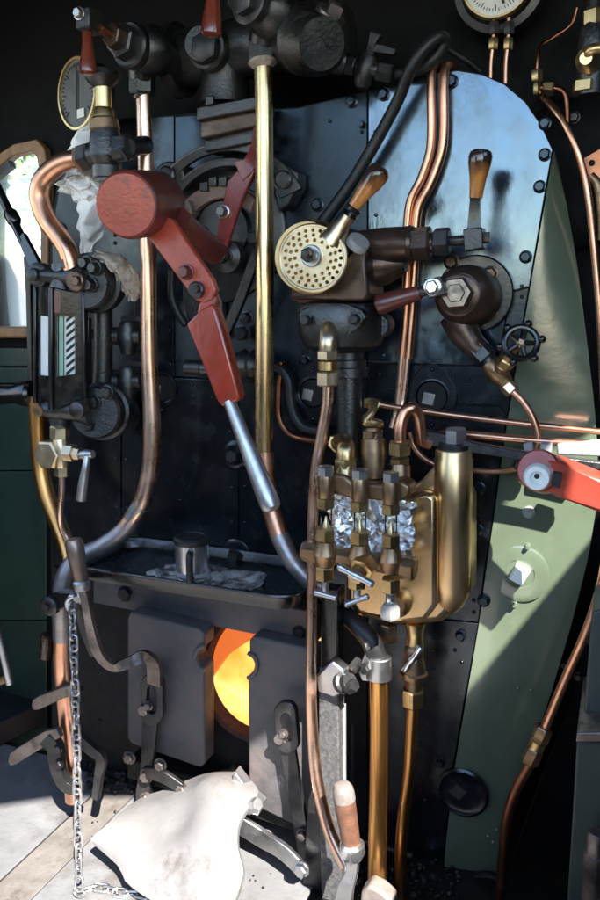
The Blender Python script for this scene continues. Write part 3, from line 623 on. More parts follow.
# black hose over the plate
o = MB().pipe([(396, 74, .03), (412, 72, .035), (428, 64, .04), (440, 52, .04), (445, 40, .045), (438, 37, .06), (424, 49, .07), (411, 68, .07), (399, 98, .055), (378, 138, .05), (352, 182, .05), (332, 210, .05), (318, 228, .05)], [5, 5, 6, 6, 6, 6.2, 6.2, 6.2, 6.2, 6.2, 6.2, 6.2, 6.2]).build('rubber_hose', 'hose')
tag(o, 'thick black hose looping over the plate and slanting down behind the perforated disc', 'hose')
o = MB().pipe([(440, 42, .0), (452, 52, -.02), (468, 62, -.04), (480, 72, -.06)], 3).build('thin_hose', 'hose'); tag(o, 'thin black pipe behind the hose loop at the plate top', 'pipe')
# edge pipe down the right flank
pipe_thing('edge_pipe', 'copper', [(543, 98, -.03), (557, 113, -.01), (572, 138, 0), (582, 166, 0), (589, 200, 0), (594, 245, 0), (599, 300, 0), (602, 350, 0), (604, 400, 0)], 3.8,
    'slim copper pipe following the rounded right edge of the boiler')
pipe_thing('gauge_tube', 'copper_dark', [(577, 8, -.10), (571, 25, -.10), (553, 38, -.10), (541, 46, -.09), (538, 58, -.08), (537, 74, -.08)], 2, 'thin dark copper tube curving down to a brass elbow above the right edge',
    [((537, 70, -.08), (537, 82, -.08), 6)])
t = pipe_thing('elbow_pipe', 'copper_dark', [(541, 88, -.08), (558, 89, -.08), (565, 94, -.08), (567, 106, -.08), (567, 132, -.08)], 3, 'short dark copper elbow pipe at the top right behind the slim edge pipe', [((543, 89, -.08), (554, 89, -.08), 7), ((537, 82, -.08), (537, 95, -.08), 4)])
# horizontal copper pipes
pipe_thing('horizontal_pipe', 'copper', [(378, 404, .05), (400, 408, .05), (500, 421, .05), (604, 432, .05)], 3.4, 'upper long thin copper pipe running right across the plate from a small brass cock', [((368, 403, .05), (380, 405, .05), 5.5)])
pipe_thing('horizontal_pipe', 'copper', [(428, 440, .06), (440, 435, .06), (456, 434, .06), (530, 440, .06), (604, 445, .06)], 4.2, 'lower long copper pipe running right above the lubricator cap')
pipe_thing('thin_copper_pipe', 'copper_dark', [(281, 362, .03), (279, 395, .03), (280, 420, .03), (290, 434, .03), (310, 440, .04), (338, 443, .06)], 3.0, 'thin dark copper pipe curving beside the tall brass pipe to the lubricator')
pipe_thing('thin_copper_pipe', 'copper', [(410, 432, .03), (414, 446, .03), (424, 458, .03), (440, 466, .03), (470, 470, .03), (500, 471, .035), (522, 466, .05), (534, 455, .06), (538, 438, .06), (533, 418, .06), (523, 402, .06), (510, 389, .06)], [3, 3, 3, 3, 3, 3, 3, 3, 3.6, 3.8, 3.8, 3.8],
    'copper pipe hanging from the small handwheel valve and looping back behind the lubricator', [((504, 383, .06), (513, 392, .06), 7.5)], nm='brass_pale')
o = MB().pipe([(272, 366, .03), (281, 369, .03), (289, 381, .03), (291, 400, .03), (296, 418, .03), (306, 428, .03), (330, 431, .03)], 5.2).build('black_pipe', 'hose'); tag(o, 'black pipe hooking round right of the tall brass pipe', 'pipe')
# long copper pipe in front from the brass elbow
t = thing('long_copper_pipe', 'long copper pipe from the domed brass elbow down past the lubricator to the floor', 'pipe', (345, 862, .30))
part(t, 'tube', 'copper_bright', lambda m: m.pipe([(328, 380, .20), (327, 405, .20), (322, 435, .20), (316, 470, .20), (313, 520, .20), (312, 600, .21), (311, 690, .23), (313, 740, .24), (318, 785, .26), (329, 830, .28), (346, 866, .30)], [5.6, 5.6, 5.6, 5.6, 5.4, 5.4, 5.6, 5.8, 6, 6.2, 6.4]))
part(t, 'domed_elbow', 'brass_pale', lambda m: m.pipe([(329, 326, .155), (329, 331, .185), (328.5, 341, .20), (328, 352, .20)], [8.5, 9.2, 9.2, 9.2]))
union_nut(t, [((328, 350, .20), (328, 360, .20), 11), ((328, 371, .20), (328, 386, .20), 11.5)], 'brass_pale'); part(t, 'ring', 'brass', lambda m: m.cyl((328, 361, .20), (328, 370, .20), 10))
# right lower pipe
t = pipe_thing('corner_pipe', 'copper', [(606, 560, .06), (600, 590, .06), (586, 632, .06), (565, 680, .05), (545, 728, .05)], 4.6, 'copper pipe slanting down along the dark lower right side with a brass union')
part(t, 'lower_tube', 'copper_dark', lambda m: m.pipe([(545, 728, .05), (532, 760, .05), (516, 790, .05), (507, 820, .05), (503, 860, .05), (498, 910, .05)], 5))
union_nut(t, [((545, 727, .05), (539, 741, .05), 9), ((536, 748, .05), (529, 763, .05), 9)], 'bronze'); part(t, 'ring', 'brass', lambda m: m.cyl((539, 741, .05), (536, 748, .05), 8))

# ================================================================== top left valves
def handle(t, px0, px1, r0, r1, mat, ferrule=True):
    part(t, 'grip', mat, lambda m: m.turn(px0, px1, [(0, r0*.85), (.03, r0), (.3, r0*1.02), (.6, (r0+r1)*.52), (.85, r1), (.94, r1*.98), (.985, r1*.75), (1, r1*.4)], 24))
# manifold castings
t = thing('steam_manifold', 'large sooty black steam manifold casting across the top of the backhead', 'manifold', (240, 115, .10))
part(t, 'body', 'black_casting', lambda m: (m.turn((170, 62, .06), (350, 30, .06), [(0, 20), (.1, 28), (.3, 27), (.5, 30), (.8, 28), (1, 22)], 32), m.turn((225, 60, .06), (225, 105, .06), [(0, 26), (.5, 24), (1, 27)], 28)))
part(t, 'end_flange', 'black_casting', lambda m: m.turn((172, 62, .06), (184, 60, .06), [(0, 33), (.1, 35), (.9, 35), (1, 33)], 32))
part(t, 'mounting_block', 'black_casting', lambda m: (m.slab([(196, 107), (256, 96), (256, 109), (196, 121)], .11, .09),), bevel=.003)
part(t, 'mounting_block', 'bronzed_iron', lambda m: (m.slab([(200, 121), (256, 109), (256, 126), (200, 139)], .095, .08),), bevel=.003)
part(t, 'mounting_block', 'black_casting', lambda m: (m.slab([(204, 138), (256, 127), (256, 142), (204, 152)], .075, .06),), bevel=.003)
part(t, 'cap', 'black_casting', lambda m: m.front(211, 50, .11, [(0, 22), (.02, 22), (.024, 20.5), (.026, 17.5), (.045, 17), (.048, 15.5)], 28))
part(t, 'cap_nut', 'steel_dark', lambda m: m.front(206, 48, .155, [(0, 15), (.012, 15), (.014, 13)], 6, .4))
part(t, 'lifting_tab', 'black_casting', lambda m: m.slab([(205, 96), (213, 95), (213, 104), (205, 106)], .12, .04), bevel=.002)
# left steam valve
t = thing('steam_valve', 'black globe valve at the upper left with a copper-tipped spindle above the pinkish pipe', 'valve', (145, 95, .14))
part(t, 'body', 'black_casting', lambda m: (m.orb(150, 50, .15, 24, 24), m.turn((150, 50, .15), (176, 64, .08), [(0, 22), (.5, 18), (1, 20)], 28), m.turn((143, 60, .14), (142, 78, .13), [(0, 16), (1, 13)], 24)))
part(t, 'bonnet', 'black_casting', lambda m: (m.turn((136, 48, .175), (127, 44, .20), [(0, 21), (.1, 22), (.8, 22), (1, 20)], 28), m.hexa((129, 45, .195), (118, 39, .225), 17)))
part(t, 'gland_nut', 'bronzed_iron', lambda m: m.hexa((119, 39, .222), (110, 34, .245), 12))
part(t, 'spindle', 'copper_dark', lambda m: m.cyl((111, 35, .24), (99, 28, .27), 4.5))
# handle of the left valve
t = thing('wooden_lever', 'red-brown wooden handle hanging from a square steel block in front of the dark dial', 'handle', (88, 74, .28))
part(t, 'block', 'steel_dark', lambda m: m.slab([(75, 9), (89, 6), (89, 27), (75, 29)], .30, .05), bevel=.003)
part(t, 'block_nut', 'steel', lambda m: m.bolt(80, 14, .30, 5, .012)); part(t, 'ferrule', 'steel_dark', lambda m: m.cyl((87, 26, .28), (87, 32, .28), 6))
handle(t, (87, 31, .28), (88, 75, .28), 5.2, 8.6, 'wood_red')
t = thing('wooden_lever', 'red-brown wooden handle hanging in from the top edge above the hexagonal cap', 'handle', (211, 36, .26))
part(t, 'shank', 'steel_dark', lambda m: m.cyl((214, -24, .26), (214, -14, .26), 7)); handle(t, (214, -16, .26), (211, 37, .26), 7, 10.5, 'wood_red')
# right valve bodies
t = thing('steam_valve', 'black globe valve at the top directly above the tall brass pipe', 'valve', (262, 55, .14))
part(t, 'body', 'black_casting', lambda m: (m.orb(272, 12, .15, 27, 24), m.turn((268, 20, .14), (262, 44, .13), [(0, 19), (.6, 15), (1, 14)], 24), m.turn((272, 12, .14), (300, 24, .08), [(0, 24), (1, 24)], 24)))
part(t, 'bonnet', 'black_casting', lambda m: (m.turn((255, 4, .19), (247, 0, .21), [(0, 20), (.1, 22), (.9, 22), (1, 19)], 28), m.hexa((248, 0, .205), (238, -4, .235), 16)))
t = thing('elbow_valve', 'black valve casting with a square-capped plug right of the globe valve at the top', 'valve', (320, 80, .12))
part(t, 'body', 'black_casting', lambda m: (m.orb(316, 42, .11, 32, 24), m.turn((300, 38, .10), (322, 44, .17), [(0, 34), (.4, 34), (.5, 30), (1, 24)], 28), m.turn((318, 40, .12), (332, 16, .14), [(0, 18), (1, 16)], 24)))
part(t, 'plug', 'steel_worn', lambda m: (m.turn((327, 22, .14), (333, 12, .145), [(0, 17), (.9, 16), (1, 14)], 24), m.hexa((332, 15, .145), (337, 4, .15), 10, .2, 4)))
part(t, 'nipple', 'black_casting', lambda m: m.cyl((325, 58, .08), (344, 63, .06), 12))
# small cock with tee handle
t = thing('small_cock', 'small grey cock with a bent tee handle above the top edge of the plate', 'cock', (366, 92, .05))
union_nut(t, [((333, 62, .06), (346, 64, .06), 10), ((346, 65, .06), (356, 67, .06), 9), ((376, 71, .05), (392, 74, .04), 9.5)], 'steel_dark')
part(t, 'barrel', 'steel_dark', lambda m: m.turn((370, 50, .05), (361, 88, .05), [(0, 7), (.1, 9), (.5, 10.5), (.85, 8.5), (1, 6)], 24))
part(t, 'side_tube', 'steel_dark', lambda m: m.cyl((354, 67, .05), (380, 71, .05), 7)); part(t, 'tee_handle', 'steel_dark', lambda m: (m.strip([(371, 55, .055), (374, 42, .06), (377, 34, .06)], [9, 9, 13], .022), m.strip([(370, 48, .06), (384, 50, .06), (396, 53, .06)], [8, 8, 6], .016)), bevel=.002)

# ------------------------------------------------------------------ dark cock at the left top (between dial and pipe)
t = thing('shut_off_cock', 'dark shut-off cock with a brass neck and notched knob in front of the dark dial', 'cock', (104, 182, .22))
part(t, 'neck', 'brass', lambda m: m.turn((103, 86, .22), (104, 122, .22), [(0, 8.5), (.6, 8.5), (.66, 10), (1, 11)], 24)); part(t, 'neck_nut', 'bronze', lambda m: m.turn((104, 118, .22), (105, 132, .22), [(0, 12), (.15, 14), (.8, 15), (1, 13)], 24))
part(t, 'knob', 'black_casting', lambda m: (m.turn((102, 70, .22), (103, 88, .22), [(0, 13), (.1, 17), (.4, 18), (.7, 15), (1, 9)], 14),))
part(t, 'body', 'black_casting', lambda m: (m.turn((105, 126, .22), (107, 182, .22), [(0, 13), (.15, 15), (.35, 16.5), (.55, 17.5), (.7, 13), (.72, 14.5), (.92, 14.5), (.94, 11), (1, 11)], 26), m.turn((92, 155, .22), (126, 149, .22), [(0, 12), (1, 12)], 22)))
union_nut(t, [((83, 158, .21), (93, 155, .215), 14), ((117, 149, .22), (130, 147, .22), 14)], 'black_casting'); part(t, 'outlet', 'black_casting', lambda m: m.cyl((128, 147, .22), (146, 145, .15), 9))

# ------------------------------------------------------------------ dials
c = P(78, 94, .10); kd = S(c); nn = V((-.36, -.93, 0)).normalized()
t = thing('dark_dial', 'dark-faced pressure dial with a brass rim and small white tag at the upper left', 'gauge', c)
R0 = 34*kd
part(t, 'case', 'black_casting', lambda m: m.lathe(c-nn*.05, nn, [(0, R0*.7), (.005, R0*.96), (.045, R0*.96)], 40)); bz = part(t, 'bezel', 'brass', lambda m: m.lathe(c-nn*.008, nn, [(0, R0*.97), (.002, R0*1.04), (.010, R0*1.04), (.014, R0*1.0), (.014, R0*.93), (.008, R0*.92)], 48))
fc = part(t, 'face', 'dial_dark', lambda m: m.lathe(c-nn*.001, nn, [(0, R0*.93), (.002, R0*.93)], 40))
ax = Z.cross(nn).normalized()
def dialmarks(m, c, nn, R0, n, a0, a1, w, l0, l1):
    ax = Z.cross(nn).normalized()
    for i in range(n):
        a = a0+(a1-a0)*i/(n-1); dr = ax*cos(a)+Z*sin(a); sd = nn.cross(dr); l = l0 if i % 5 else l0-.10
        m.box(c+nn*.0024+dr*R0*(l+l1)/2, dr*R0*(l1-l)/2, sd*w, nn*.0004)
part(fc, 'scale', 'ink', lambda m: (dialmarks(m, c, nn, R0, 31, R(-40), R(220), .0012, .76, .84), m.box(c+nn*.004, (Z*.9+ax*.1).normalized()*R0*.62, ax*.0022, nn*.0006)))
part(fc, 'white_tag', 'dial_white', lambda m: m.box(c+nn*.0032-Z*R0*.56+ax*R0*.16, ax*R0*.19, Z*R0*.12, nn*.0008))
def front_dial(t, x, y, d, r):
    c = P(x, y, d); k = S(c)*r; n = -YH
    part(t, 'case', 'black_casting', lambda m: m.lathe(c+YH*.06, n, [(0, k*1.30), (.004, k*1.42), (.035, k*1.42), (.04, k*1.2), (.055, k*1.12)], 48))
    part(t, 'bezel', 'brass', lambda m: m.lathe(c+YH*.012, n, [(0, k*1.14), (.010, k*1.14), (.014, k*1.09), (.014, k*1.03), (.008, k*1.0)], 56)); fc = part(t, 'face', 'dial_white', lambda m: m.lathe(c+YH*.004, n, [(0, k*1.02), (.002, k*1.02)], 48))
    def sc(m): dialmarks(m, c+YH*.004, n, k, 41, R(-220), R(40), .0007, .80, .88)
    part(fc, 'scale', 'ink', sc)
    part(fc, 'needle', 'ink', lambda m: m.box(c-YH*.002+V((.3, 0, -.85)).normalized()*k*.25, V((.3, 0, -.85)).normalized()*k*.5, V((.85, 0, .3)).normalized()*.0022, YH*.0005))
t = thing('pressure_gauge', 'white-faced round pressure gauge with brass rim cut by the top edge', 'gauge', (497, -20, -.04)); front_dial(t, 497, -20, -.04, 32)
t2 = None
for x0, x1, lab in ((494, 491, 'left thin pipe with a dark union under the white pressure gauge'), (509, 506, 'right thin pipe with a brass union under the white pressure gauge')):
    t2 = pipe_thing('gauge_pipe', 'copper', [(x0, 18, -.05), (x0-.7, 40, -.05), (x1, 62, -.05), (x1-.5, 84, -.05)], 2.4, lab, [((x0-.3, 38, -.05), (x0-1, 50, -.05), 5)], group=None)
    part(t2, 'union_nut', 'steel_dark', lambda m: m.hexa((x0, 22, -.05), (x0, 35, -.05), 5.5))
# brass cock top right corner
t = thing('corner_cock', 'brass and black cock at the upper right corner above the copper-coloured plate', 'cock', (592, 95, .02))
part(t, 'barrel', 'black_casting', lambda m: m.turn((594, 0, .02), (590, 95, .02), [(0, 6), (.2, 8), (.3, 12), (.45, 13), (.6, 14), (.85, 13), (1, 12)], 24)); union_nut(t, [((594, 10, .02), (594, 27, .02), 12), ((588, 81, .02), (587, 93, .02), 15)], 'brass')
part(t, 'boss', 'brass_pale', lambda m: m.turn((592, 62, .02), (586, 58, .09), [(0, 13), (.5, 13), (.6, 10), (1, 6)], 24)); part(t, 'lever', 'brass', lambda m: m.pipe([(586, 57, .08), (592, 50, .09), (606, 48, .09)], [5, 6, 5]))
part(t, 'top_tube', 'copper', lambda m: m.pipe([(595, -20, .02), (594, 12, .02)], [5, 5]))
t = thing('copper_bracket', 'flat copper-coloured bracket plate with a dark rivet at the right edge', 'bracket', (596, 200, -.06))
part(t, 'plate', 'copper_dark', lambda m: m.slab([(579, 160), (600, 148), (640, 150), (640, 200), (604, 196), (594, 178), (582, 172)], -.05, .008), bevel=.002); part(t, 'rivet', 'ink', lambda m: m.rivet(592, 163, -.05, 3.2))
part(t, 'curved_bar', 'bronze', lambda m: m.pipe([(590, 176, -.04), (597, 184, -.04), (601, 205, -.04), (602, 240, -.04)], 5))
t = thing('flange_ring', 'black bolted ring plate in the shade behind the upper right boiler edge', 'flange', (575, 150, -.12))
part(t, 'ring', 'cab_black', lambda m: m.front(575, 175, -.13, [(0, 72), (.01, 72), (.012, 70), (.012, 40)], 56)); part(t, 'bolt', 'black_casting', lambda m: m.bolt(574, 118, -.117, 5, .012))

# ================================================================== red levers and quadrant
t = thing('weighted_lever', 'red regulator lever with a drum-shaped counterweight, bent arm and long steel grip', 'lever', (270, 512, .30))
part(t, 'counterweight', 'red_dull', lambda m: m.turn((127, 205, .345), (157, 203, .215), [(0, 30), (.02, 31.5), (.06, 32.3), (.94, 32.3), (1, 31)], 48))
part(t, 'weight_face', 'red_paint', lambda m: m.turn((125.5, 205, .352), (129.5, 205, .33), [(0, 29.5), (.12, 30.8), (.16, 31.0), (1, 31)], 48)); part(t, 'set_screw', 'red_dull', lambda m: m.turn((154, 184, .285), (152, 178, .29), [(0, 4), (.9, 4), (1, 3)], 12))
part(t, 'upper_arm', 'red_paint', lambda m: m.slab([(147, 236), (157, 214), (172, 219), (212, 279), (216, 290), (212, 299), (203, 303), (195, 300), (190, 294)], .285, .016), bevel=.003)
part(t, 'joint', 'red_paint', lambda m: (m.slab([(198, 305), (203, 298), (213, 293), (217, 300), (214, 308), (203, 318), (196, 320)], .280, .02),), bevel=.004)
part(t, 'arm_bolt', 'red_dull', lambda m: m.bolt(187, 272, .286, 6.5, .016, .3)); part(t, 'pin', 'steel_dark', lambda m: (m.front(198, 290, .284, [(0, 8.5), (.010, 8.5), (.012, 7)], 24), m.front(199, 289, .290, [(0, 4), (.016, 3.6)], 12)))
part(t, 'lower_arm', 'red_shine', lambda m: m.slab([(186, 324), (200, 310), (212, 303), (215, 310), (222, 333), (239, 396), (238, 401), (222, 407), (217, 401)], .284, .018), bevel=.004)
part(t, 'arm_edge', 'red_paint', lambda m: m.slab([(209, 312), (216, 306), (224, 330), (241, 396), (238, 401), (232, 396), (218, 345)], .265, .02), bevel=.003)
part(t, 'grip', 'steel', lambda m: m.turn((229, 401, .275), (273, 511, .30), [(0, 6), (.05, 6.3), (.3, 7.5), (.6, 9.2), (.85, 10.4), (.93, 10.6), (.97, 9.6), (.99, 7.2), (1, 4)], 28))
part(t, 'drive_shaft', 'red_dull', lambda m: m.pipe([(176, 222, .24), (198, 240, .17), (216, 252, .10)], [16, 14, 13]))
part(t, 'lock_nut', 'steel_dark', lambda m: m.turn((212, 306, .26), (214, 310, .20), [(0, 8), (1, 8)], 6))
t = thing('rear_lever', 'dark red bent lever behind the tall brass pipe with a black rod from its hub', 'lever', (226, 256, .05))
part(t, 'arm', 'red_mid', lambda m: (m.slab([(227, 181), (236, 171), (255, 169), (250, 182), (241, 202), (224, 253), (214, 243)], .105, .014),), bevel=.003)
part(t, 'upper_arm', 'red_mid', lambda m: m.strip([(240, 172, .10), (250, 165, .10), (258, 148, .09), (262, 120, .08)], [20, 15, 14, 14], .014), bevel=.003)
part(t, 'nut', 'steel', lambda m: m.bolt(224, 212, .106, 5.5, .018)); part(t, 'hub', 'steel_dark', lambda m: m.front(232, 257, .05, [(0, 16), (.03, 16), (.035, 12), (.04, 7), (.06, 6.5), (.062, 5)], 28)); part(t, 'hub_bolt', 'steel_dark', lambda m: m.bolt(227, 256, .09, 5, .014))
part(t, 'rod', 'black_enamel', lambda m: m.strip([(259, 248, .085), (240, 300, .085), (220, 347, .085)], [11, 11, 10], .012), bevel=.002)
def arcpoly(cx, cy, r0, r1, a0, a1, n=24, ky=1.0):
    o = [(cx+r1*cos(R(a0+(a1-a0)*i/n)), cy-ky*r1*sin(R(a0+(a1-a0)*i/n))) for i in range(n+1)]
    return o+[(cx+r0*cos(R(a1-(a1-a0)*i/n)), cy-ky*r0*sin(R(a1-(a1-a0)*i/n))) for i in range(n+1)]
t = thing('regulator_quadrant', 'black curved quadrant plate with a slot and stop blocks behind the red levers', 'quadrant', (228, 290, .02))
part(t, 'back_disc', 'black_casting', lambda m: m.front(228, 232, .005, [(0, 64), (.012, 64), (.016, 61), (.016, 30), (.03, 28), (.03, 20)], 56))
part(t, 'slotted_arc', 'black_casting', lambda m: m.sheet(arcpoly(229, 222, 56, 80, 25, 155), [arcpoly(229, 222, 63, 71, 40, 148)], .062, .014), bevel=.002)
part(t, 'bright_edge', 'steel', lambda m: m.tube([P(229+79.6*cos(R(a)), 222-79.6*sin(R(a)), .062) for a in range(62, 142, 4)], .0024, 8)); part(t, 'bright_edge', 'steel_worn', lambda m: m.tube([P(229+62.8*cos(R(a)), 222-62.8*sin(R(a)), .062) for a in range(66, 142, 4)], .0024, 8))
part(t, 'ear', 'black_casting', lambda m: m.slab(circ(169, 176, 15), .058, .045), bevel=.003); part(t, 'ear', 'black_casting', lambda m: m.slab([(274, 165), (285, 164), (298, 172), (298, 186), (288, 205), (278, 210), (274, 190)], .058, .045), bevel=.003)
for x, y in ((169, 176), (285, 180)): part(t, 'bolt', 'black_casting', lambda m: m.front(x, y, .058, [(0, 9), (.012, 9), (.015, 7)], 24))
part(t, 'inner_arc', 'rust_arc', lambda m: m.slab(arcpoly(224, 236, 38, 53, 30, 140), .045, .02), bevel=.002); part(t, 'stop_block', 'rust_arc', lambda m: m.slab([(179, 205), (188, 199), (192, 213), (180, 224)], .062, .035), bevel=.003); part(t, 'stop_block', 'rust_arc', lambda m: m.slab([(246, 191), (255, 199), (250, 213), (241, 204)], .062, .035), bevel=.003)
for x, y in ((203, 186), (212, 181), (222, 181)): part(t, 'tooth', 'black_casting', lambda m: m.slab([(x-4, y-4), (x+4, y-5), (x+4, y+5), (x-4, y+5)], .056, .03), bevel=.002)
part(t, 'dark_well', 'soot_shade_iron', lambda m: m.front(222, 262, .012, [(0, 40), (.012, 40), (.014, 36), (.014, 10)], 40))
for x, y in ((202, 234), (243, 333), (255, 238)): part(t, 'bolt', 'steel_dark', lambda m: m.bolt(x, y, .035, 7, .016))
t = thing('crank_guide', 'black cast bracket with a curved rod below the quadrant', 'bracket', (225, 380, .03))
part(t, 'plate', 'black_casting', lambda m: m.slab([(184, 262), (205, 268), (222, 300), (224, 338), (204, 348), (190, 330), (182, 296)], .03, .02), bevel=.003)
part(t, 'curved_rod', 'hose', lambda m: m.pipe([(172, 270, .05), (172, 296, .05), (178, 312, .05), (186, 325, .05)], 4))
part(t, 'stud_bar', 'black_casting', lambda m: (m.turn((186, 367, .07), (203, 368, .07), [(0, 6), (.04, 7.5), (.9, 7.5), (1, 6)], 20), m.cyl((200, 368, .07), (256, 368, .02), 8)))
part(t, 'gland', 'black_casting', lambda m: (m.turn((238, 366, .07), (262, 366, .07), [(0, 14), (.3, 17), (.5, 13), (.7, 17), (1, 12)], 24),)); part(t, 'bolt', 'black_casting', lambda m: m.bolt(247, 318, .04, 6, .014))

# ================================================================== water gauge, left
t = thing('water_gauge', 'black-framed water gauge with glass panes and striped backing at the left', 'water gauge', (60, 405, .20))
fr_ = [((37, 286), (37, 404), .175), ((50, 288), (50, 409), .235), ((84, 292), (84, 397), .195)]
def post(x0, y0, x1, y1, d, w, mat='black_enamel'): part(t, 'frame_post', mat, lambda m: m.strip([(x0, y0, d), (x1, y1, d)], w, .014), bevel=.002)
post(36, 286, 36, 403, .185, 4); post(52, 287, 52, 410, .235, 5); post(84, 294, 86, 398, .195, 4)
post(89, 318, 89, 384, .17, 3)
def quad(name, mat, q, th=.006, bv=.001):
    pts = [P(*a) for a in q]; n = (pts[1]-pts[0]).cross(pts[3]-pts[0]).normalized(); n = n if n.y > 0 else -n
    part(t, name, mat, lambda m: m.solid(pts, n*th), bevel=bv)
def frame_panel(name, q, hole):
    pts = [P(*a) for a in q]; hp = [P(*a) for a in hole]; n = (pts[1]-pts[0]).cross(pts[3]-pts[0]).normalized(); n = n if n.y > 0 else -n
    def f(m):
        m.rings([pts, hp, [v+n*.006 for v in hp], [v+n*.006 for v in pts]], closed=True)
    part(t, name, 'black_enamel', f, bevel=.001)
L_ = lambda x: .187+(x-37)/(50-37)*(.233-.187)
R_ = lambda x: .233-(x-54)/(84-54)*(.233-.195)
frame_panel('side_panel', [(37, 286, L_(37)), (50, 287, L_(50)), (50, 410, L_(50)), (37, 403, L_(37))], [(39, 315, L_(39)), (48.5, 317, L_(48.5)), (48.5, 376, L_(48.5)), (39, 375, L_(39))])
frame_panel('front_panel', [(54, 287, R_(54)), (84, 294, R_(84)), (84, 397, R_(84)), (54, 410, R_(54))], [(57, 315, R_(57)), (75, 317, R_(75)), (75, 374, R_(75)), (57, 377, R_(57))])
quad('red_patch', 'red_dull', [(54, 290, .236), (61, 291, .228), (61, 313, .228), (54, 313, .236)], .003)
quad('back_plate', 'white_enamel', [(38.2, 314, L_(38)-.009), (49, 316, L_(49)-.009), (49, 377, L_(49)-.009), (38.2, 376, L_(38)-.009)], .004, 0)
quad('back_plate', 'white_enamel', [(55.5, 314, R_(55.5)-.012), (76.5, 316, R_(76.5)-.012), (76.5, 375, R_(76.5)-.012), (55.5, 378, R_(55.5)-.012)], .004, 0)
for i in range(9):
    y = 314+i*7.6; q0, q1 = R_(66)-.0112, R_(74)-.0112
    if y+6 < 376: quad('black_stripe', 'ink', [(66, y+5, q0), (74.5, y-2, q1), (74.5, y+1.6, q1), (66, y+8.6, q0)], .0004, 0)
part(t, 'glass_tube', 'gauge_glass', lambda m: m.cyl((61, 313, R_(61)-.006), (61, 379, R_(61)-.006), 3.2)); part(t, 'gland', 'black_casting', lambda m: m.cyl((62, 378, .185), (62, 400, .185), 9))
# top fitting
tf_ = part(t, 'top_flange', 'black_casting', lambda m: m.turn((84, 283, .20), (100, 283, .13), [(0, 24), (.08, 26), (.5, 26), (.52, 30), (.95, 30), (1, 28)], 36)); part(t, 'top_body', 'black_casting', lambda m: (m.turn((42, 275, .215), (86, 278, .19), [(0, 7), (.15, 8), (.5, 9), (.7, 13), (1, 15)], 24), m.turn((60, 264, .20), (61, 294, .20), [(0, 9), (.3, 10), (1, 12)], 24)))
part(t, 'plug', 'bronzed_iron', lambda m: (m.front(78, 281, .213, [(0, 10.5), (.012, 10.5), (.014, 9), (.014, 4)], 24), m.front(78, 281, .222, [(0, 5.5), (.010, 5.5), (.012, 4.5)], 6))); part(t, 'knob', 'steel_dark', lambda m: m.front(43, 275, .20, [(0, 12), (.02, 12), (.024, 9), (.024, 6.5), (.036, 6.5), (.038, 5)], 24))
for x, y in ((87, 263), (69, 264), (92, 285), (96, 268)): part(tf_, 'flange_nut', 'black_casting', lambda m: m.bolt(x, y, .20, 6, .018, random.random()))
part(t, 'column', 'black_casting', lambda m: m.pipe([(102, 292, .10), (103, 320, .10), (103, 360, .10), (102, 384, .10)], [9.5, 9.5, 9.5, 10]))
# bottom fitting
bf_ = part(t, 'bottom_flange', 'black_casting', lambda m: m.turn((94, 413, .17), (108, 410, .09), [(0, 24), (.08, 26), (.45, 26), (.5, 29), (.95, 29), (1, 27)], 36)); part(t, 'rear_flange', 'black_casting', lambda m: m.front(122, 412, .03, [(0, 21), (.03, 21), (.034, 19)], 32))
for x, y in ((95, 402), (91, 425), (108, 392)): part(bf_, 'flange_nut', 'black_casting', lambda m: m.bolt(x, y, .168, 6, .016, random.random()))
part(t, 'bolt', 'steel_dark', lambda m: m.bolt(127, 413, .062, 6, .014))
part(t, 'bottom_body', 'black_casting', lambda m: (m.turn((44, 409, .21), (90, 410, .18), [(0, 8), (.3, 11), (.6, 11), (.8, 13), (1, 16)], 24), m.turn((60, 398, .19), (60, 428, .19), [(0, 11), (.8, 11), (.82, 9.5), (1, 9.5)], 24)))
part(t, 'side_plug', 'bronze', lambda m: m.front(44, 409, .205, [(0, 7), (.022, 7), (.024, 6)], 6, .3)); part(t, 'side_plug', 'black_casting', lambda m: m.front(82, 409, .205, [(0, 8.5), (.02, 8.5), (.022, 7)], 24))
# test cocks between the flanges
for y in (336, 381):
    part(t, 'try_cock', 'black_casting', lambda m: (m.turn((104, y, .09), (142, y, .07), [(0, 6), (.25, 6), (.28, 9), (.42, 9), (.45, 7), (.8, 7), (.82, 9), (.97, 9), (1, 8)], 20), m.turn((128, y-15, .08), (128, y+18, .08), [(0, 7), (.1, 9), (.3, 9), (.4, 10), (.75, 9), (1, 7)], 20), m.orb(91, y-2, .10, 5.5)))
    part(t, 'cock_lever', 'steel_dark', lambda m: m.strip([(122, y-16, .09), (134, y-18, .09), (142, y-17, .09)], [6, 6, 4], .01), bevel=.001)
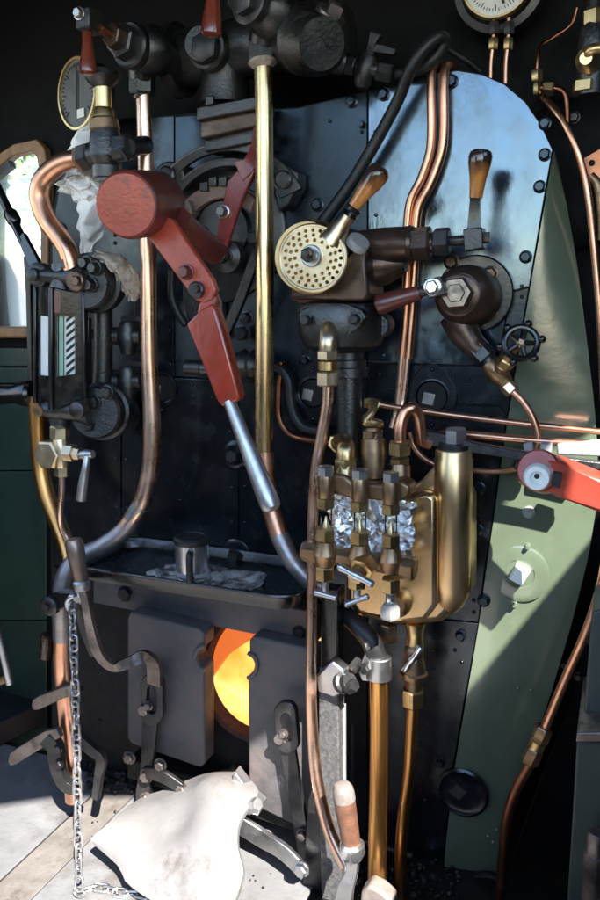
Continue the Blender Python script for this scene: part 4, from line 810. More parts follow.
# brass drain cock
t = thing('drain_cock', 'brass drain cock under the water gauge with a hanging steel lever', 'cock', (60, 480, .20))
union_nut(t, [((59.5, 426, .20), (59.5, 439, .20), 9.5), ((62, 466, .20), (62, 476, .20), 8)], 'brass_pale'); part(t, 'body', 'brass_pale', lambda m: m.front(58, 452, .175, [(0, 15), (.040, 15), (.044, 13)], 6, .05))
part(t, 'stem', 'brass_pale', lambda m: (m.cyl((60, 438, .20), (62, 467, .20), 7.5), m.turn((66, 452, .20), (80, 454, .20), [(0, 9), (.6, 9), (.62, 6.5), (1, 6)], 6)))
part(t, 'lever', 'steel', lambda m: (m.turn((80, 455, .20), (93, 454, .20), [(0, 4), (.5, 5.5), (1, 4)], 16), m.pipe([(87, 456, .205), (85.5, 468, .21), (83, 484, .21), (81, 500, .21)], [3.5, 3.8, 5, 5.2])))
part(t, 'drain_tube', 'copper_bright', lambda m: m.pipe([(62, 474, .20), (62, 490, .20), (60, 512, .20), (62, 528, .195), (70, 544, .19)], 3.4))
# window catch rod at far left
t = thing('catch_rod', 'thin black jointed rod slanting across the window and down beside the water gauge', 'rod', (31, 400, .10))
part(t, 'slanted_arm', 'black_enamel', lambda m: m.pipe([(-12, 166, .05), (12, 218, .07), (24, 243, .09)], [4, 4.6, 4.8])); part(t, 'collar', 'black_enamel', lambda m: m.turn((9, 211, .066), (16, 224, .072), [(0, 5), (.2, 7), (.8, 7), (1, 5)], 18))
part(t, 'link_plate', 'black_enamel', lambda m: m.strip([(22, 236, .09), (34, 262, .11), (42, 278, .12)], [10, 14, 10], .012), bevel=.002); part(t, 'upright', 'black_enamel', lambda m: m.strip([(28, 256, .10), (30, 300, .10), (32, 396, .10)], [8, 6, 6], .014), bevel=.002)
o = MB().turn((-14, 396, .12), (34, 393, .12), [(0, 10), (.3, 10), (.6, 9), (.8, 13), (.95, 13), (1, 10)], 24).build('side_arm', 'black_enamel'); tag(o, 'black horn-shaped arm poking in at the left edge below the window', 'arm')

# ================================================================== brake ejector, centre
t = thing('brake_ejector', 'bronze brown steam brake valve with a perforated brass disc and amber wooden handle', 'brake valve', (340, 350, .12))
part(t, 'housing', 'bronzed_iron', lambda m: (m.slab([(291, 291), (289, 299), (300, 304), (364, 302), (369, 297), (369, 262), (358, 232), (330, 222), (300, 235)], .165, .10), m.slab([(291, 291), (289, 299), (364, 301), (369, 296), (365, 252), (355, 246), (330, 275)], .185, .04)), bevel=.006)
DC = (313, 258)
part(t, 'drum', 'brass', lambda m: m.front(DC[0]+3, DC[1], .17, [(0, 36), (.03, 36), (.034, 34), (.05, 33)], 48))
hs = []; 
for rr, n, o_ in ((29.5-1.5, 24, 0), (23, 19, .1), (18, 15, .2)):
    hs += [circ(DC[0]+rr*cos(2*pi*k/n+o_), DC[1]+rr*sin(2*pi*k/n+o_), 2.0, n=8) for k in range(n)]
arm_ = [(352, 216), (340, 224), (333, 228), (326, 226)]
m = MB(); m.sheet(circ(DC[0], DC[1], 32.5, n=64), hs, .232, .008); pdk = m.build('perforated_disc', 'brass_pale', t)
part(pdk, 'disc_rim', 'brass_pale', lambda m: m.tube([P(x, y, .229) for x, y in circ(*DC, 32.6, n=56)], .0042, 10, closed=True)); part(t, 'dark_backing', 'ink', lambda m: m.front(DC[0], DC[1], .21, [(0, 32), (.006, 32)], 40))
part(pdk, 'boss', 'steel', lambda m: m.front(312, 256, .232, [(0, 11), (.004, 11), (.006, 10), (.006, 6.5), (.022, 6)], 28)); part(pdk, 'castle_nut', 'steel_dark', lambda m: (m.front(310, 255, .245, [(0, 7.5), (.014, 7.5), (.016, 6)], 6, .4), m.front(309, 254, .258, [(0, 4.4), (.018, 4.4), (.020, 3)], 14)))
part(t, 'arm', 'brass_pale', lambda m: m.turn((332, 240, .218), (351, 213, .225), [(0, 15), (.3, 11), (.6, 7.5), (1, 6.5)], 22)); part(t, 'ferrule', 'black_enamel', lambda m: m.turn((349, 216, .225), (355, 207, .226), [(0, 7), (.1, 8), (.4, 6.6), (.6, 8), (.9, 8), (1, 7)], 22))
part(t, 'grip', 'wood_worn', lambda m: m.turn((353, 208, .226), (383, 167, .23), [(0, 6.2), (.1, 6.6), (.35, 8), (.62, 10.6), (.8, 11.6), (.91, 11), (.97, 8.6), (1, 5)], 28))
part(t, 'seal_disc', 'white_and_sunlit', lambda m: m.turn((356, 246, .20), (360, 240, .205), [(0, 12), (.5, 12), (1, 11)], 24)); 
part(t, 'lower_body', 'black_casting', lambda m: (m.turn((342, 303, .10), (342, 352, .10), [(0, 41), (.12, 44), (.6, 44), (.85, 39), (.95, 31), (1, 22)], 40),))
of_ = part(t, 'oval_flange', 'black_casting', lambda m: (m.slab([(298, 316), (302, 309), (318, 304), (346, 303), (361, 309), (366, 317), (361, 326), (344, 339), (330, 343), (318, 339), (304, 328)], .175, .05),), bevel=.003)
for x, y in ((307, 320), (356, 319)): part(of_, 'flange_nut', 'steel_dark', lambda m: m.bolt(x, y, .176, 5.5, .016))
part(t, 'side_barrel', 'bronzed_iron', lambda m: m.turn((352, 247, .12), (414, 244, .12), [(0, 14), (.2, 16), (.5, 17.5), (.9, 17.5), (.94, 18.5), (1, 17)], 32)); part(t, 'under_body', 'bronzed_iron', lambda m: m.turn((360, 268, .10), (406, 262, .10), [(0, 22), (.6, 20), (1, 10)], 28))
part(t, 'gland', 'bronzed_iron', lambda m: (m.hexa((412, 244, .12), (431, 243, .12), 17), m.cyl((429, 243, .12), (440, 242.5, .12), 10))); part(t, 'gland_nut', 'steel_dark', lambda m: m.hexa((434, 242, .12), (450, 241, .12), 14))
part(t, 'spindle', 'steel_dark', lambda m: m.cyl((448, 241, .12), (468, 240, .12), 5)); part(t, 'handle_block', 'black_casting', lambda m: m.slab([(463, 229), (482, 227), (483, 248), (464, 251)], .14, .04), bevel=.002); part(t, 'block_nut', 'steel_worn', lambda m: m.cyl((482, 238, .12), (490, 237.5, .12), 5.5, seg=8))
part(t, 'handle_rod', 'black_enamel', lambda m: m.turn((474, 229, .125), (476, 197, .13), [(0, 9), (.1, 8), (.9, 7), (1, 7.5)], 4, .78)); part(t, 'upright_grip', 'wood_worn', lambda m: m.turn((476, 198, .13), (481.5, 149, .135), [(0, 6.8), (.1, 7), (.4, 8.5), (.7, 11.5), (.85, 12), (.94, 10.6), (.985, 7.2), (1, 3)], 28))
part(t, 'outlet_pipe', 'black_casting', lambda m: (m.turn((348, 348, .10), (350, 455, .10), [(0, 15), (.10, 15), (.11, 18), (.17, 18), (.18, 19), (.26, 19), (.27, 13), (1, 12.5)], 28)))
part(t, 'adjuster', 'black_casting', lambda m: m.front(383, 325, .08, [(0, 12), (.03, 12), (.034, 10)], 24))

# ================================================================== blower valve right
t = thing('blower_valve', 'dark domed valve on a round flange with hexagonal bronze cap and dull red handle', 'valve', (470, 335, .08))
bfl = part(t, 'flange', 'black_enamel', lambda m: m.front(476, 294, .005, [(0, 38), (.014, 38), (.018, 36.5)], 56))
part(t, 'body', 'bronzed_iron', lambda m: (m.turn((472, 297, .02), (460, 294, .10), [(0, 31), (.25, 30), (.5, 30.5), (.75, 29), (.9, 25), (1, 20)], 40), m.pipe([(458, 316, .05), (464, 332, .055), (474, 345, .06), (482, 352, .065)], [19, 16, 12, 11])))
part(t, 'cap_disc', 'bronzed_iron', lambda m: m.front(459, 295, .098, [(0, 21), (.008, 21), (.010, 18.5)], 36)); part(t, 'cap_nut', 'bronze_dull', lambda m: m.turn((458, 294, .108), (455, 293, .135), [(0, 17), (.75, 17), (.9, 15), (.91, 10), (1, 9)], 6, .1))
for x, y in ((491, 274), (490, 313), (452, 262)): part(bfl, 'flange_bolt', 'bronzed_iron', lambda m: m.bolt(x, y, .022, 6.5, .014, random.random()))
part(t, 'handle_block', 'steel_dark', lambda m: m.slab([(423, 280), (441, 276), (446, 294), (428, 299)], .155, .03), bevel=.002); part(t, 'block_bolt', 'steel_bright', lambda m: m.bolt(433, 287, .156, 7, .014))
part(t, 'ferrule', 'steel_dark', lambda m: m.cyl((427, 290, .14), (418, 293, .14), 5.5)); part(t, 'grip', 'red_dull', lambda m: m.turn((420, 292.5, .14), (377, 305, .145), [(0, 7), (.04, 7.6), (.3, 8), (.8, 10), (.95, 10.3), (1, 9)], 26))
part(t, 'outlet_nut', 'black_casting', lambda m: (m.hexa((476, 347, .062), (488, 360, .066), 12), m.cyl((487, 358, .066), (493, 366, .067), 8)))
t = thing('small_handwheel_valve', 'small brass valve with a black lobed handwheel below the domed blower valve', 'valve', (498, 385, .07))
part(t, 'body', 'bronze', lambda m: (m.turn((489, 362, .067), (507, 384, .067), [(0, 9), (.2, 11), (.6, 11), (.8, 8), (1, 7)], 22), m.turn((498, 373, .067), (513, 352, .10), [(0, 9), (.4, 9), (.45, 7.5), (.7, 7.5), (1, 5)], 22)))
part(t, 'bonnet_nut', 'brass', lambda m: m.hexa((504, 365, .08), (509, 358, .092), 9))
wc = P(521, 343, .125); wn = (CAM-wc).normalized()*.75+V((.1, -.5, .28)); wn.normalize(); wa, wb = frame(wn); kw = S(wc)
wr_ = part(t, 'wheel_rim', 'black_enamel', lambda m: m.tube([wc+(wa*cos(2*pi*k/40)+wb*sin(2*pi*k/40))*16*kw for k in range(40)], 3.3*kw, 10, closed=True))
for k in range(6): part(wr_, 'lobe', 'black_enamel', lambda m: m.ball(wc+(wa*cos(pi*k/3+.2)+wb*sin(pi*k/3+.2))*20.5*kw, 4.0*kw, 12))
for k in range(5): part(wr_, 'spoke', 'black_enamel', lambda m: m.tube([wc+(wa*cos(2*pi*k/5)+wb*sin(2*pi*k/5))*q*kw for q in (3, 15)], [3.2*kw, 2.2*kw], 8))
part(wr_, 'hub', 'bronze', lambda m: m.lathe(wc-wn*.012, wn, [(0, 5*kw), (.014, 5.5*kw), (.016, 4.4*kw), (.016, 3*kw), (.022, 2.6*kw)], 12)); part(t, 'stem', 'bronze', lambda m: m.tube([P(511, 355, .095), wc], 3.2*kw, 12))

# ================================================================== lubricator
t = thing('lubricator_tank', 'big brass lubricator tank with a hexagonal steel cap', 'lubricator', (430, 628, .12))
m = MB()
m.slab([(343, 505), (352, 496), (440, 486), (470, 494), (470, 594), (441, 624), (400, 628), (356, 618), (344, 601)], .137, .088)
m.build('tank', 'brass_tank', t, bevel=.016)
part(t, 'front_plate', 'brass_tank', lambda m: m.slab([(346, 507), (354, 499), (428, 492), (437, 498), (437, 606), (426, 621), (400, 624), (358, 614), (347, 599)], .163, .03), bevel=.010)
part(t, 'filler_column', 'brass_tank', lambda m: m.turn((454, 449, .120), (451, 612, .118), [(0, 17), (.01, 18), (.05, 18), (.06, 19), (.30, 19.6), (.80, 19.6), (.88, 18), (.95, 13), (1, 5)], 48))
part(t, 'neck_web', 'brass_tank', lambda m: m.slab([(405, 492), (420, 482), (434, 466), (440, 462), (448, 490), (446, 500), (405, 502)], .135, .05), bevel=.006)
part(t, 'filler_ring', 'steel_dark', lambda m: m.cyl((455, 443, .115), (454, 451, .115), 16)); part(t, 'filler_cap', 'steel', lambda m: m.hexa((456, 428, .115), (456, 444, .115), 11.5))
part(t, 'bottom_plug', 'bronze', lambda m: m.hexa((389, 624, .12), (389, 641, .12), 9))
# sight feed block with three glasses
t = thing('sight_feed', 'bronze sight feed block with three glass columns, brass nuts and small tee valves', 'sight feed', (360, 600, .22))
part(t, 'upper_manifold', 'bronze', lambda m: (m.slab([(312, 478), (316, 472), (345, 475), (352, 482), (380, 484), (400, 480), (410, 486), (410, 497), (398, 503), (348, 498), (314, 487)], .235, .05),), bevel=.006)
part(t, 'lower_manifold', 'bronze', lambda m: (m.turn((303, 550, .235), (416, 569, .235), [(0, 10), (.02, 11), (.12, 11), (.14, 9.5), (.86, 9.5), (.88, 12), (.98, 12), (1, 10)], 8, .4),)); 
cols = [(326, 472, 0), (360, 475, 4), (391, 478, 8)]
for i, (x, y, o_) in enumerate(cols):
    q = lambda dy, d=.245: (x, y+dy, d)
    part(t, 'cap_nut', 'steel', lambda m: m.hexa(q(-6), q(4), 8.6)); part(t, 'barrel', 'bronze', lambda m: m.turn(q(3), q(27), [(0, 7.6), (.1, 8.4), (.85, 8.4), (1, 7.2)], 24))
    part(t, 'gland_nut', 'brass', lambda m: m.hexa(q(25), q(36), 9.8)); part(t, 'gland_nut', 'brass', lambda m: m.hexa(q(55), q(69), 10))
    part(t, 'sight_glass', 'sight_glass', lambda m: m.cyl(q(36), q(56), 6.3)); part(t, 'feed_nozzle', 'brass_pale', lambda m: m.turn(q(44), q(57), [(0, 1), (.4, 2), (.6, 3.2), (1, 3.5)], 12))
    part(t, 'pillar', 'bronze', lambda m: (m.turn(q(69), q(94), [(0, 9), (.2, 10), (.5, 13), (.8, 11), (1, 8)], 24)))
def tee(nut, stem, a, b, d, mat='steel'):
    part(t, 'valve_nut', 'brass', lambda m: m.hexa((nut[0], nut[1]-7, d), (nut[0], nut[1]+7, d), 9.5)); part(t, 'tee_stem', mat, lambda m: m.cyl((nut[0], nut[1]+6, d), (stem[0], stem[1], d), 4)); part(t, 'tee_handle', mat, lambda m: m.turn(a+(d+.012,), b+(d,), [(0, 2.2), (.06, 3.4), (.3, 2.9), (.7, 2.9), (.94, 3.4), (1, 2.2)], 14))
tee((325, 573), (325, 594), (314, 592), (337, 598), .245); tee((357, 581), (357, 600), (345, 605), (369, 596), .25)
part(t, 'front_bonnet', 'brass', lambda m: m.turn((368, 562, .25), (354, 578, .29), [(0, 13), (.5, 13), (.55, 9), (1, 8)], 6)); part(t, 'tee_stem', 'steel', lambda m: m.cyl((357, 574, .28), (354, 577, .31), 4)); part(t, 'tee_handle', 'steel', lambda m: m.turn((338, 566, .31), (374, 585, .31), [(0, 2.6), (.06, 4), (.3, 3.2), (.5, 5), (.7, 3.2), (.94, 4), (1, 2.6)], 16))
part(t, 'valve_nut', 'brass', lambda m: m.hexa((391, 577, .235), (391, 592, .235), 10)); part(t, 'tee_stem', 'steel_bright', lambda m: m.cyl((391, 590, .235), (390, 606, .235), 5)); part(t, 'lobed_knob', 'white_and_sunlit', lambda m: m.turn((390, 604, .24), (390, 619, .24), [(0, 8), (.2, 10), (.8, 10), (1, 8)], 5))  # steel knob coloured white for the light on it
part(t, 'oil_boss', 'brass_tank', lambda m: m.turn((400, 603, .16), (396, 606, .19), [(0, 13), (.6, 13), (1, 9)], 24))
# crumpled foil behind the glasses
m = MB(); bm = m.bm; rnd = random.Random(11); g = []
NU, NV = 19, 16
for i in range(NU+1):
    row = []
    for j in range(NV+1):
        x = 331+83*i/NU+rnd.uniform(-1.3, 1.3)+(2.5*sin(j*.9) if i in (0, NU) else 0); y = 490+64*j/NV+9*(i/NU)+rnd.uniform(-1.3, 1.3)+(3*sin(i*.8) if j in (0, NV) else 0)
        p = V((i*.5, j*.5, 0)); d = .196+.018*NZ.noise(p)+.014*abs(NZ.noise(p*2.1+V((3, 1, 4))))+.006*rnd.uniform(-1, 1)
        row.append(bm.verts.new(P(x, y, d)))
    g.append(row)
for i in range(NU):
    for j in range(NV):
        a, b, c_, d_ = g[i][j], g[i+1][j], g[i+1][j+1], g[i][j+1]
        if (i+j) % 2: bm.faces.new((a, b, c_)); bm.faces.new((a, c_, d_))
        else: bm.faces.new((a, b, d_)); bm.faces.new((b, c_, d_))
o = m.build('foil_wrap', 'foil', sharp=24); md = o.modifiers.new('thick', 'SOLIDIFY'); md.thickness = .0015; tag(o, 'crumpled silver foil wrapped behind the three sight glasses', 'foil')
# fittings on top of the sight feed
t = thing('brass_elbow', 'small brass domed elbow with a nut on top of the sight feed left column', 'fitting', (346, 475, .20))
part(t, 'dome', 'brass', lambda m: m.pipe([(338, 443, .14), (343, 443, .17), (346, 450, .20), (346, 462, .205), (346, 476, .21)], [8, 9.5, 10, 10, 10])); union_nut(t, [((346, 458, .205), (346, 468, .205), 12), ((337, 443, .12), (338, 443, .145), 10)], 'brass')
t = thing('bronze_cock', 'dark bronze cock with a brass lever above the middle of the sight feed', 'cock', (373, 475, .18))
part(t, 'body', 'bronze', lambda m: m.turn((373, 428, .18), (374, 478, .19), [(0, 7), (.1, 9), (.2, 9), (.22, 12), (.45, 13), (.7, 12), (1, 10)], 20)); part(t, 'collar', 'bronze', lambda m: m.hexa((373, 430, .18), (373, 440, .18), 11))
part(t, 'lever', 'brass', lambda m: (m.turn((363, 421, .19), (383, 425, .17), [(0, 4), (.1, 5.5), (.5, 5), (.9, 4.5), (1, 3)], 16), m.pipe([(366, 420, .19), (372, 412, .18), (374, 402, .16)], [5, 4, 5]), m.turn((364, 403, .16), (376, 403, .15), [(0, 5), (.5, 6), (1, 5)], 6)))
t = thing('hooked_pipe', 'short copper pipe hooked over in a tight bend above the brass union nuts', 'pipe', (400, 480, .17))
part(t, 'tube', 'copper', lambda m: m.pipe([(400, 446, .17), (400, 428, .17), (404, 414, .165), (412, 408, .16), (418, 416, .15), (420, 430, .14), (422, 441, .13), (430, 444, .12)], [6.5, 6.5, 6.5, 6.3, 6, 6, 6, 6])); union_nut(t, [((400, 441, .17), (400, 455, .17), 12), ((400, 458, .17), (400, 467, .17), 10.5)], 'brass'); part(t, 'barrel', 'bronze', lambda m: m.cyl((400, 465, .17), (400, 484, .18), 10.5))
# black strap across to the right
t = thing('flat_strap', 'black flat strap running from the lubricator cap to the right edge', 'strap', (520, 455, .10))
part(t, 'strap', 'black_casting', lambda m: m.strip([(424, 436, .115), (450, 442, .115), (474, 447, .115), (530, 456, .11), (606, 466, .10)], [13, 16, 10, 8, 8], .02), bevel=.002)
# lubricator drain
t = thing('drain_pipe', 'copper drain pipe under the brass tank with a tee cock and brass nut', 'pipe', (402, 905, .13))
part(t, 'neck', 'brass', lambda m: m.turn((415, 622, .115), (415, 646, .115), [(0, 11), (.3, 9), (.6, 8), (1, 9)], 22)); part(t, 'cock_body', 'bronze', lambda m: (m.orb(414, 652, .12, 10), m.turn((414, 655, .12), (414, 690, .12), [(0, 9), (.25, 11), (.45, 12), (.5, 14), (.6, 14), (.65, 9), (1, 8)], 22)))
part(t, 'tee_handle', 'steel_bright', lambda m: (m.turn((404, 671, .145), (421, 647, .145), [(0, 3), (.06, 4.2), (.35, 3.2), (.5, 4.5), (.65, 3.2), (.94, 4.2), (1, 3)], 16), m.cyl((413, 660, .14), (414, 656, .12), 4))); part(t, 'union_nut', 'brass', lambda m: m.hexa((413, 689, .12), (413, 706, .12), 11.5))
part(t, 'tube', 'copper_gold', lambda m: m.pipe([(413, 704, .12), (411, 735, .12), (409, 770, .125), (404, 810, .13), (401, 850, .13), (400, 915, .13)], [6.2, 6, 6, 6, 6, 6]))
# golden pipe with the black elbow
t = thing('golden_pipe', 'golden copper pipe hanging from a black elbow and pale clamp right of the grey pillar', 'pipe', (378, 890, .15))
part(t, 'tube', 'copper_gold', lambda m: m.pipe([(379, 676, .16), (379, 740, .16), (378, 820, .16), (377, 900, .16)], [9, 9.2, 9.4, 9.6])); part(t, 'black_elbow', 'hose', lambda m: m.pipe([(322, 590, .10), (338, 607, .12), (356, 624, .15), (371, 641, .16), (378, 662, .16)], [8, 8.5, 9, 10, 11]))
part(t, 'clamp', 'steel', lambda m: (m.turn((379, 655, .16), (379, 678, .16), [(0, 12.5), (.05, 13.5), (.95, 13.5), (1, 12.5)], 24), m.slab([(358, 672), (366, 650), (374, 655), (372, 682), (362, 681)], .175, .03)), bevel=.002)
part(t, 'clamp_bolt', 'steel_dark', lambda m: (m.bolt(366, 668, .176, 5, .016), m.hexa((351, 671, .18), (360, 660, .16), 6)))
part(t, 'clamp_bolt', 'steel', lambda m: m.cyl((367, 641, .18), (370, 652, .17), 3.5))
# pillar and bracket
t = thing('pillar', 'upright pillar coloured black above and sunlit grey speckle below, with a bolted clamp in front of the right fire door', 'pillar', (338, 915, .20))
part(t, 'upper_bar', 'black_enamel', lambda m: m.slab([(321, 590), (339, 590), (337, 672), (320, 670)], .19, .04), bevel=.003); part(t, 'lower_bar', 'pillar_sunlit_steel', lambda m: m.slab([(319, 668), (338, 670), (339, 770), (342, 925), (322, 925), (318, 770)], .196, .04), bevel=.003)  # one bar: lower half coloured grey and speckled as its sunlit part
part(t, 'clamp', 'steel', lambda m: m.slab([(316, 676), (332, 661), (344, 671), (346, 692), (334, 698), (318, 692)], .215, .03), bevel=.004); part(t, 'clamp_bolt', 'steel_dark', lambda m: (m.turn((342, 683, .21), (350, 681, .225), [(0, 11), (.4, 11), (.5, 8), (1, 8)], 20), m.hexa((347, 688, .225), (355, 685, .235), 7)))
part(t, 'white_strip', 'white_and_sunlit', lambda m: m.slab([(336, 706), (345, 705), (345.5, 880), (337.5, 880)], .170, .008), bevel=.001)
part(t, 'foot_plate', 'steel_dark', lambda m: m.slab([(308, 800), (318, 770), (324, 840), (340, 905), (330, 925), (300, 925)], .175, .012), bevel=.002)
# lever grip at the bottom
t = thing('floor_lever', 'upright lever with rusty brown grip and sunlit pale worn top at the bottom of the pillar', 'lever', (348, 915, .34))
part(t, 'grip', 'rust_grip', lambda m: m.turn((342, 784, .335), (352, 848, .335), [(0, 5), (.02, 8), (.06, 10), (.14, 10.8), (.4, 10.6), (.8, 9.6), (1, 9.4)], 26)); part(t, 'collar', 'steel_bright', lambda m: m.turn((352, 842, .335), (353, 858, .335), [(0, 10), (.15, 12.5), (.6, 13), (1, 9)], 24))
part(t, 'sunlit_worn_top', 'pale_sunlit_worn', lambda m: m.turn((341.9, 783.6, .3352), (344.8, 800, .3352), [(0, 5), (.06, 8), (.25, 10.2), (.6, 11.1), (1, 10.95)], 26))  # paler colour stands for sunlight on the worn top
part(t, 'twisted_shank', 'steel', lambda m: m.strip([(353, 856, .335), (352, 872, .34), (346, 888, .35), (343, 915, .36)], [14, 12, 16, 20], .012), bevel=.002)
o = MB().slab([(361, 893), (369, 886), (381, 892), (392, 902), (396, 925), (358, 925)], .24, .04).build('valve_casing', 'pale_sunlit_worn', bevel=.006); tag(o, 'pale sunlit casting cut by the bottom edge below the golden pipe', 'casting')
# dark horizontal rod behind pipes
o = MB().pipe([(352, 838, .06), (380, 846, .06), (412, 856, .06)], 3).build('cross_rod', 'steel_dark'); tag(o, 'dark oily rod crossing behind the golden pipe and the drain pipe', 'rod')

# ================================================================== right side lever
t = thing('red_handle_bar', 'sunlit bright red tapered bar with a white pin, reaching in from the right edge', 'lever', (540, 495, .16))
part(t, 'bar', 'red_paint', lambda m: m.solid([P(546, 458, .235), P(562, 462, .235), P(612, 482, .255), P(612, 518, .255), P(558, 498, .235), P(546, 492, .235)], YH*.055), bevel=.008); part(t, 'boss', 'red_paint', lambda m: m.turn((538, 470, .235), (546, 474, .165), [(0, 19), (.08, 21), (.92, 21), (1, 19)], 36))
part(t, 'pin', 'white_enamel', lambda m: m.front(538, 476, .235, [(0, 13.5), (.012, 13.5), (.018, 11.5), (.018, 7), (.014, 5), (.014, 1)], 32)); part(t, 'pin_hole', 'ink', lambda m: m.front(537, 476, .250, [(0, 2.6), (.003, 2.6)], 14)); part(t, 'slot', 'ink', lambda m: m.slab([(553, 472), (562, 474), (560, 488), (551, 486)], .262, .012), bevel=.001)
t = thing('sunlit_bracket', 'steel bracket pieces coloured sunlit white behind the red bar at the right edge', 'bracket', (585, 460, .06))
part(t, 'flat', 'white_and_sunlit', lambda m: m.slab([(557, 444), (606, 440), (606, 457), (557, 455)], .075, .02), bevel=.003); part(t, 'lug', 'white_and_sunlit', lambda m: m.slab([(523, 444), (532, 442), (534, 452), (524, 454)], .08, .02), bevel=.002); part(t, 'nut', 'white_and_sunlit', lambda m: m.hexa((541, 448, .08), (552, 449, .08), 7))  # sunlight on these steel pieces is put into their white colour
part(t, 'dark_bar', 'black_casting', lambda m: m.slab([(572, 464), (594, 467), (594, 475), (572, 472)], .09, .02), bevel=.002)
o = MB().bolt(521, 464, .035, 7, .02).build('dark_stud', 'black_casting'); tag(o, 'dark hexagonal stud on the green flank beneath the black strap', 'stud')

# right bottom: locker with cylinder, dark structure behind
lk = thing('green_locker', 'grey-green painted steel locker with a worn ledge at the lower right edge', 'locker', (590, 905, .15))
part(lk, 'lower_body', 'locker_paint', lambda m: m.slab([(577, 742), (640, 742), (640, 960), (564, 960)], .26, .20), bevel=.004); part(lk, 'upper_body', 'locker_paint', lambda m: m.slab([(592, 612), (640, 600), (640, 738), (582, 738)], .20, .16), bevel=.004); part(lk, 'ledge', 'steel_worn', lambda m: m.slab([(577, 733), (640, 731), (640, 743), (576, 743)], .275, .22), bevel=.003)
part(lk, 'cylinder', 'steel_worn', lambda m: m.turn((598, 832, .30), (593, 900, .30), [(0, 8), (.05, 10), (.3, 10), (.32, 12), (.5, 12), (.52, 11), (1, 11)], 24))
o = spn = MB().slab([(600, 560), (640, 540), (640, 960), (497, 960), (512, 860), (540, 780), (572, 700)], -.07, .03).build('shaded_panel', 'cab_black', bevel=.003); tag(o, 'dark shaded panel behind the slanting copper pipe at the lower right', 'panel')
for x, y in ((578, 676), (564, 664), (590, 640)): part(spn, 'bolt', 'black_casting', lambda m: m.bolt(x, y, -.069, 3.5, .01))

# ================================================================== left foot: lever, chain, pedals
t = thing('door_lever', 'fire door lever with a worn steel grip and long curved flat bar at the left', 'lever', (150, 680, .20))
part(t, 'grip', 'brown_steel', lambda m: m.turn((73, 538, .30), (81.5, 584, .30), [(0, 4), (.03, 7.5), (.1, 9), (.3, 9.2), (.7, 8), (1, 7)], 26)); part(t, 'collar', 'steel', lambda m: m.turn((81, 580, .30), (82, 590, .30), [(0, 7.5), (.2, 9), (.8, 9), (1, 7)], 22))
part(t, 'bar', 'steel_worn', lambda m: m.strip([(83, 588, .298), (88, 612, .295), (94, 640, .285), (102, 658, .27), (114, 666, .25), (130, 662, .225), (144, 656, .20), (153, 662, .175), (155, 684, .16)], [9, 9, 11, 11, 11, 11, 13, 15, 15], .012, n=9), bevel=.0015)
part(t, 'side_plate', 'steel_dark', lambda m: m.strip([(79, 600, .28), (86, 630, .275), (95, 656, .265)], [12, 14, 10], .008), bevel=.001)
t = thing('chain_bracket', 'dark bracket with a round knob clamped on the grey pipe, holding the chain', 'bracket', (62, 612, .27))
part(t, 'arm', 'black_enamel', lambda m: m.strip([(50, 604, .262), (64, 599, .268), (82, 596, .275)], [18, 18, 12], .026), bevel=.004); part(t, 'knob', 'steel_dark', lambda m: (m.front(53, 604, .27, [(0, 10), (.016, 10), (.02, 7.5), (.02, 4), (.026, 3.5)], 24))); part(t, 'nut', 'steel', lambda m: m.bolt(80, 597, .29, 5.5, .012))
# chain: every link its own mesh
ch = thing('hanging_chain', 'steel chain hanging from the lever bracket down to the floor plate', 'chain', (80, 893, .36))
ctop = P(72, 604, .30); cfoot = G(80, 894, FZ+.008)
pts = [ctop+(cfoot-ctop)*(i/40)+V((sin(i*.12)*.002, 0, 0)) for i in range(41)]
tail = [G(x, y, FZ+.007) for x, y in ((84, 891), (92, 888), (102, 888), (112, 891), (122, 893), (134, 893), (148, 896))]
path = smooth_path([pts[0], pts[13], pts[27], pts[40]], 12)+smooth_path(tail, 5)
L = [0]
for a, b in zip(path, path[1:]): L.append(L[-1]+(b-a).length)
def along(s):
    j = 0
    while j < len(L)-2 and L[j+1] < s: j += 1
    f = (s-L[j])/max(1e-9, L[j+1]-L[j]); return path[j].lerp(path[j+1], min(1, f))
step = .0235; n = int(L[-1]/step); lm = None
base = MB(); q = []
for i in range(24):
    a = 2*pi*i/24; q.append(V((cos(a)*.0088, 0, sin(a)*.0088+(.0085 if sin(a) >= 0 else -.0085))))
base.tube(q, .0030, 8, closed=True)
for i in range(n):
    p = along((i+.5)*step); tg = (along((i+1)*step)-along(i*step)).normalized()
    if lm is None: ln = base.build('link', 'steel', ch); lm = ln
    else: ln = lm.copy(); COL.objects.link(ln); ln.parent = ch
    if i == 0:
        for v in ln.data.vertices: v.co = v.co + wloc(ch)
    a = tg.cross(V((1, .3, 0)) if abs(tg.z) > .7 else V((0, 0, 1))).normalized(); b = tg.cross(a)
    if i % 2: a, b = b, -a
    th = .35+.25*sin(i*1.7); a2 = a*cos(th)+b*sin(th); b2 = tg.cross(a2)
    ln.matrix_basis = Matrix.Translation(p-wloc(ch)) @ Matrix((a2, b2, tg)).transposed().to_4x4()
part(ch, 'shackle', 'steel', lambda m: m.pipe([(80, 597, .29), (72, 596, .31), (67, 602, .31), (70, 610, .30), (76, 608, .30)], 2.6))
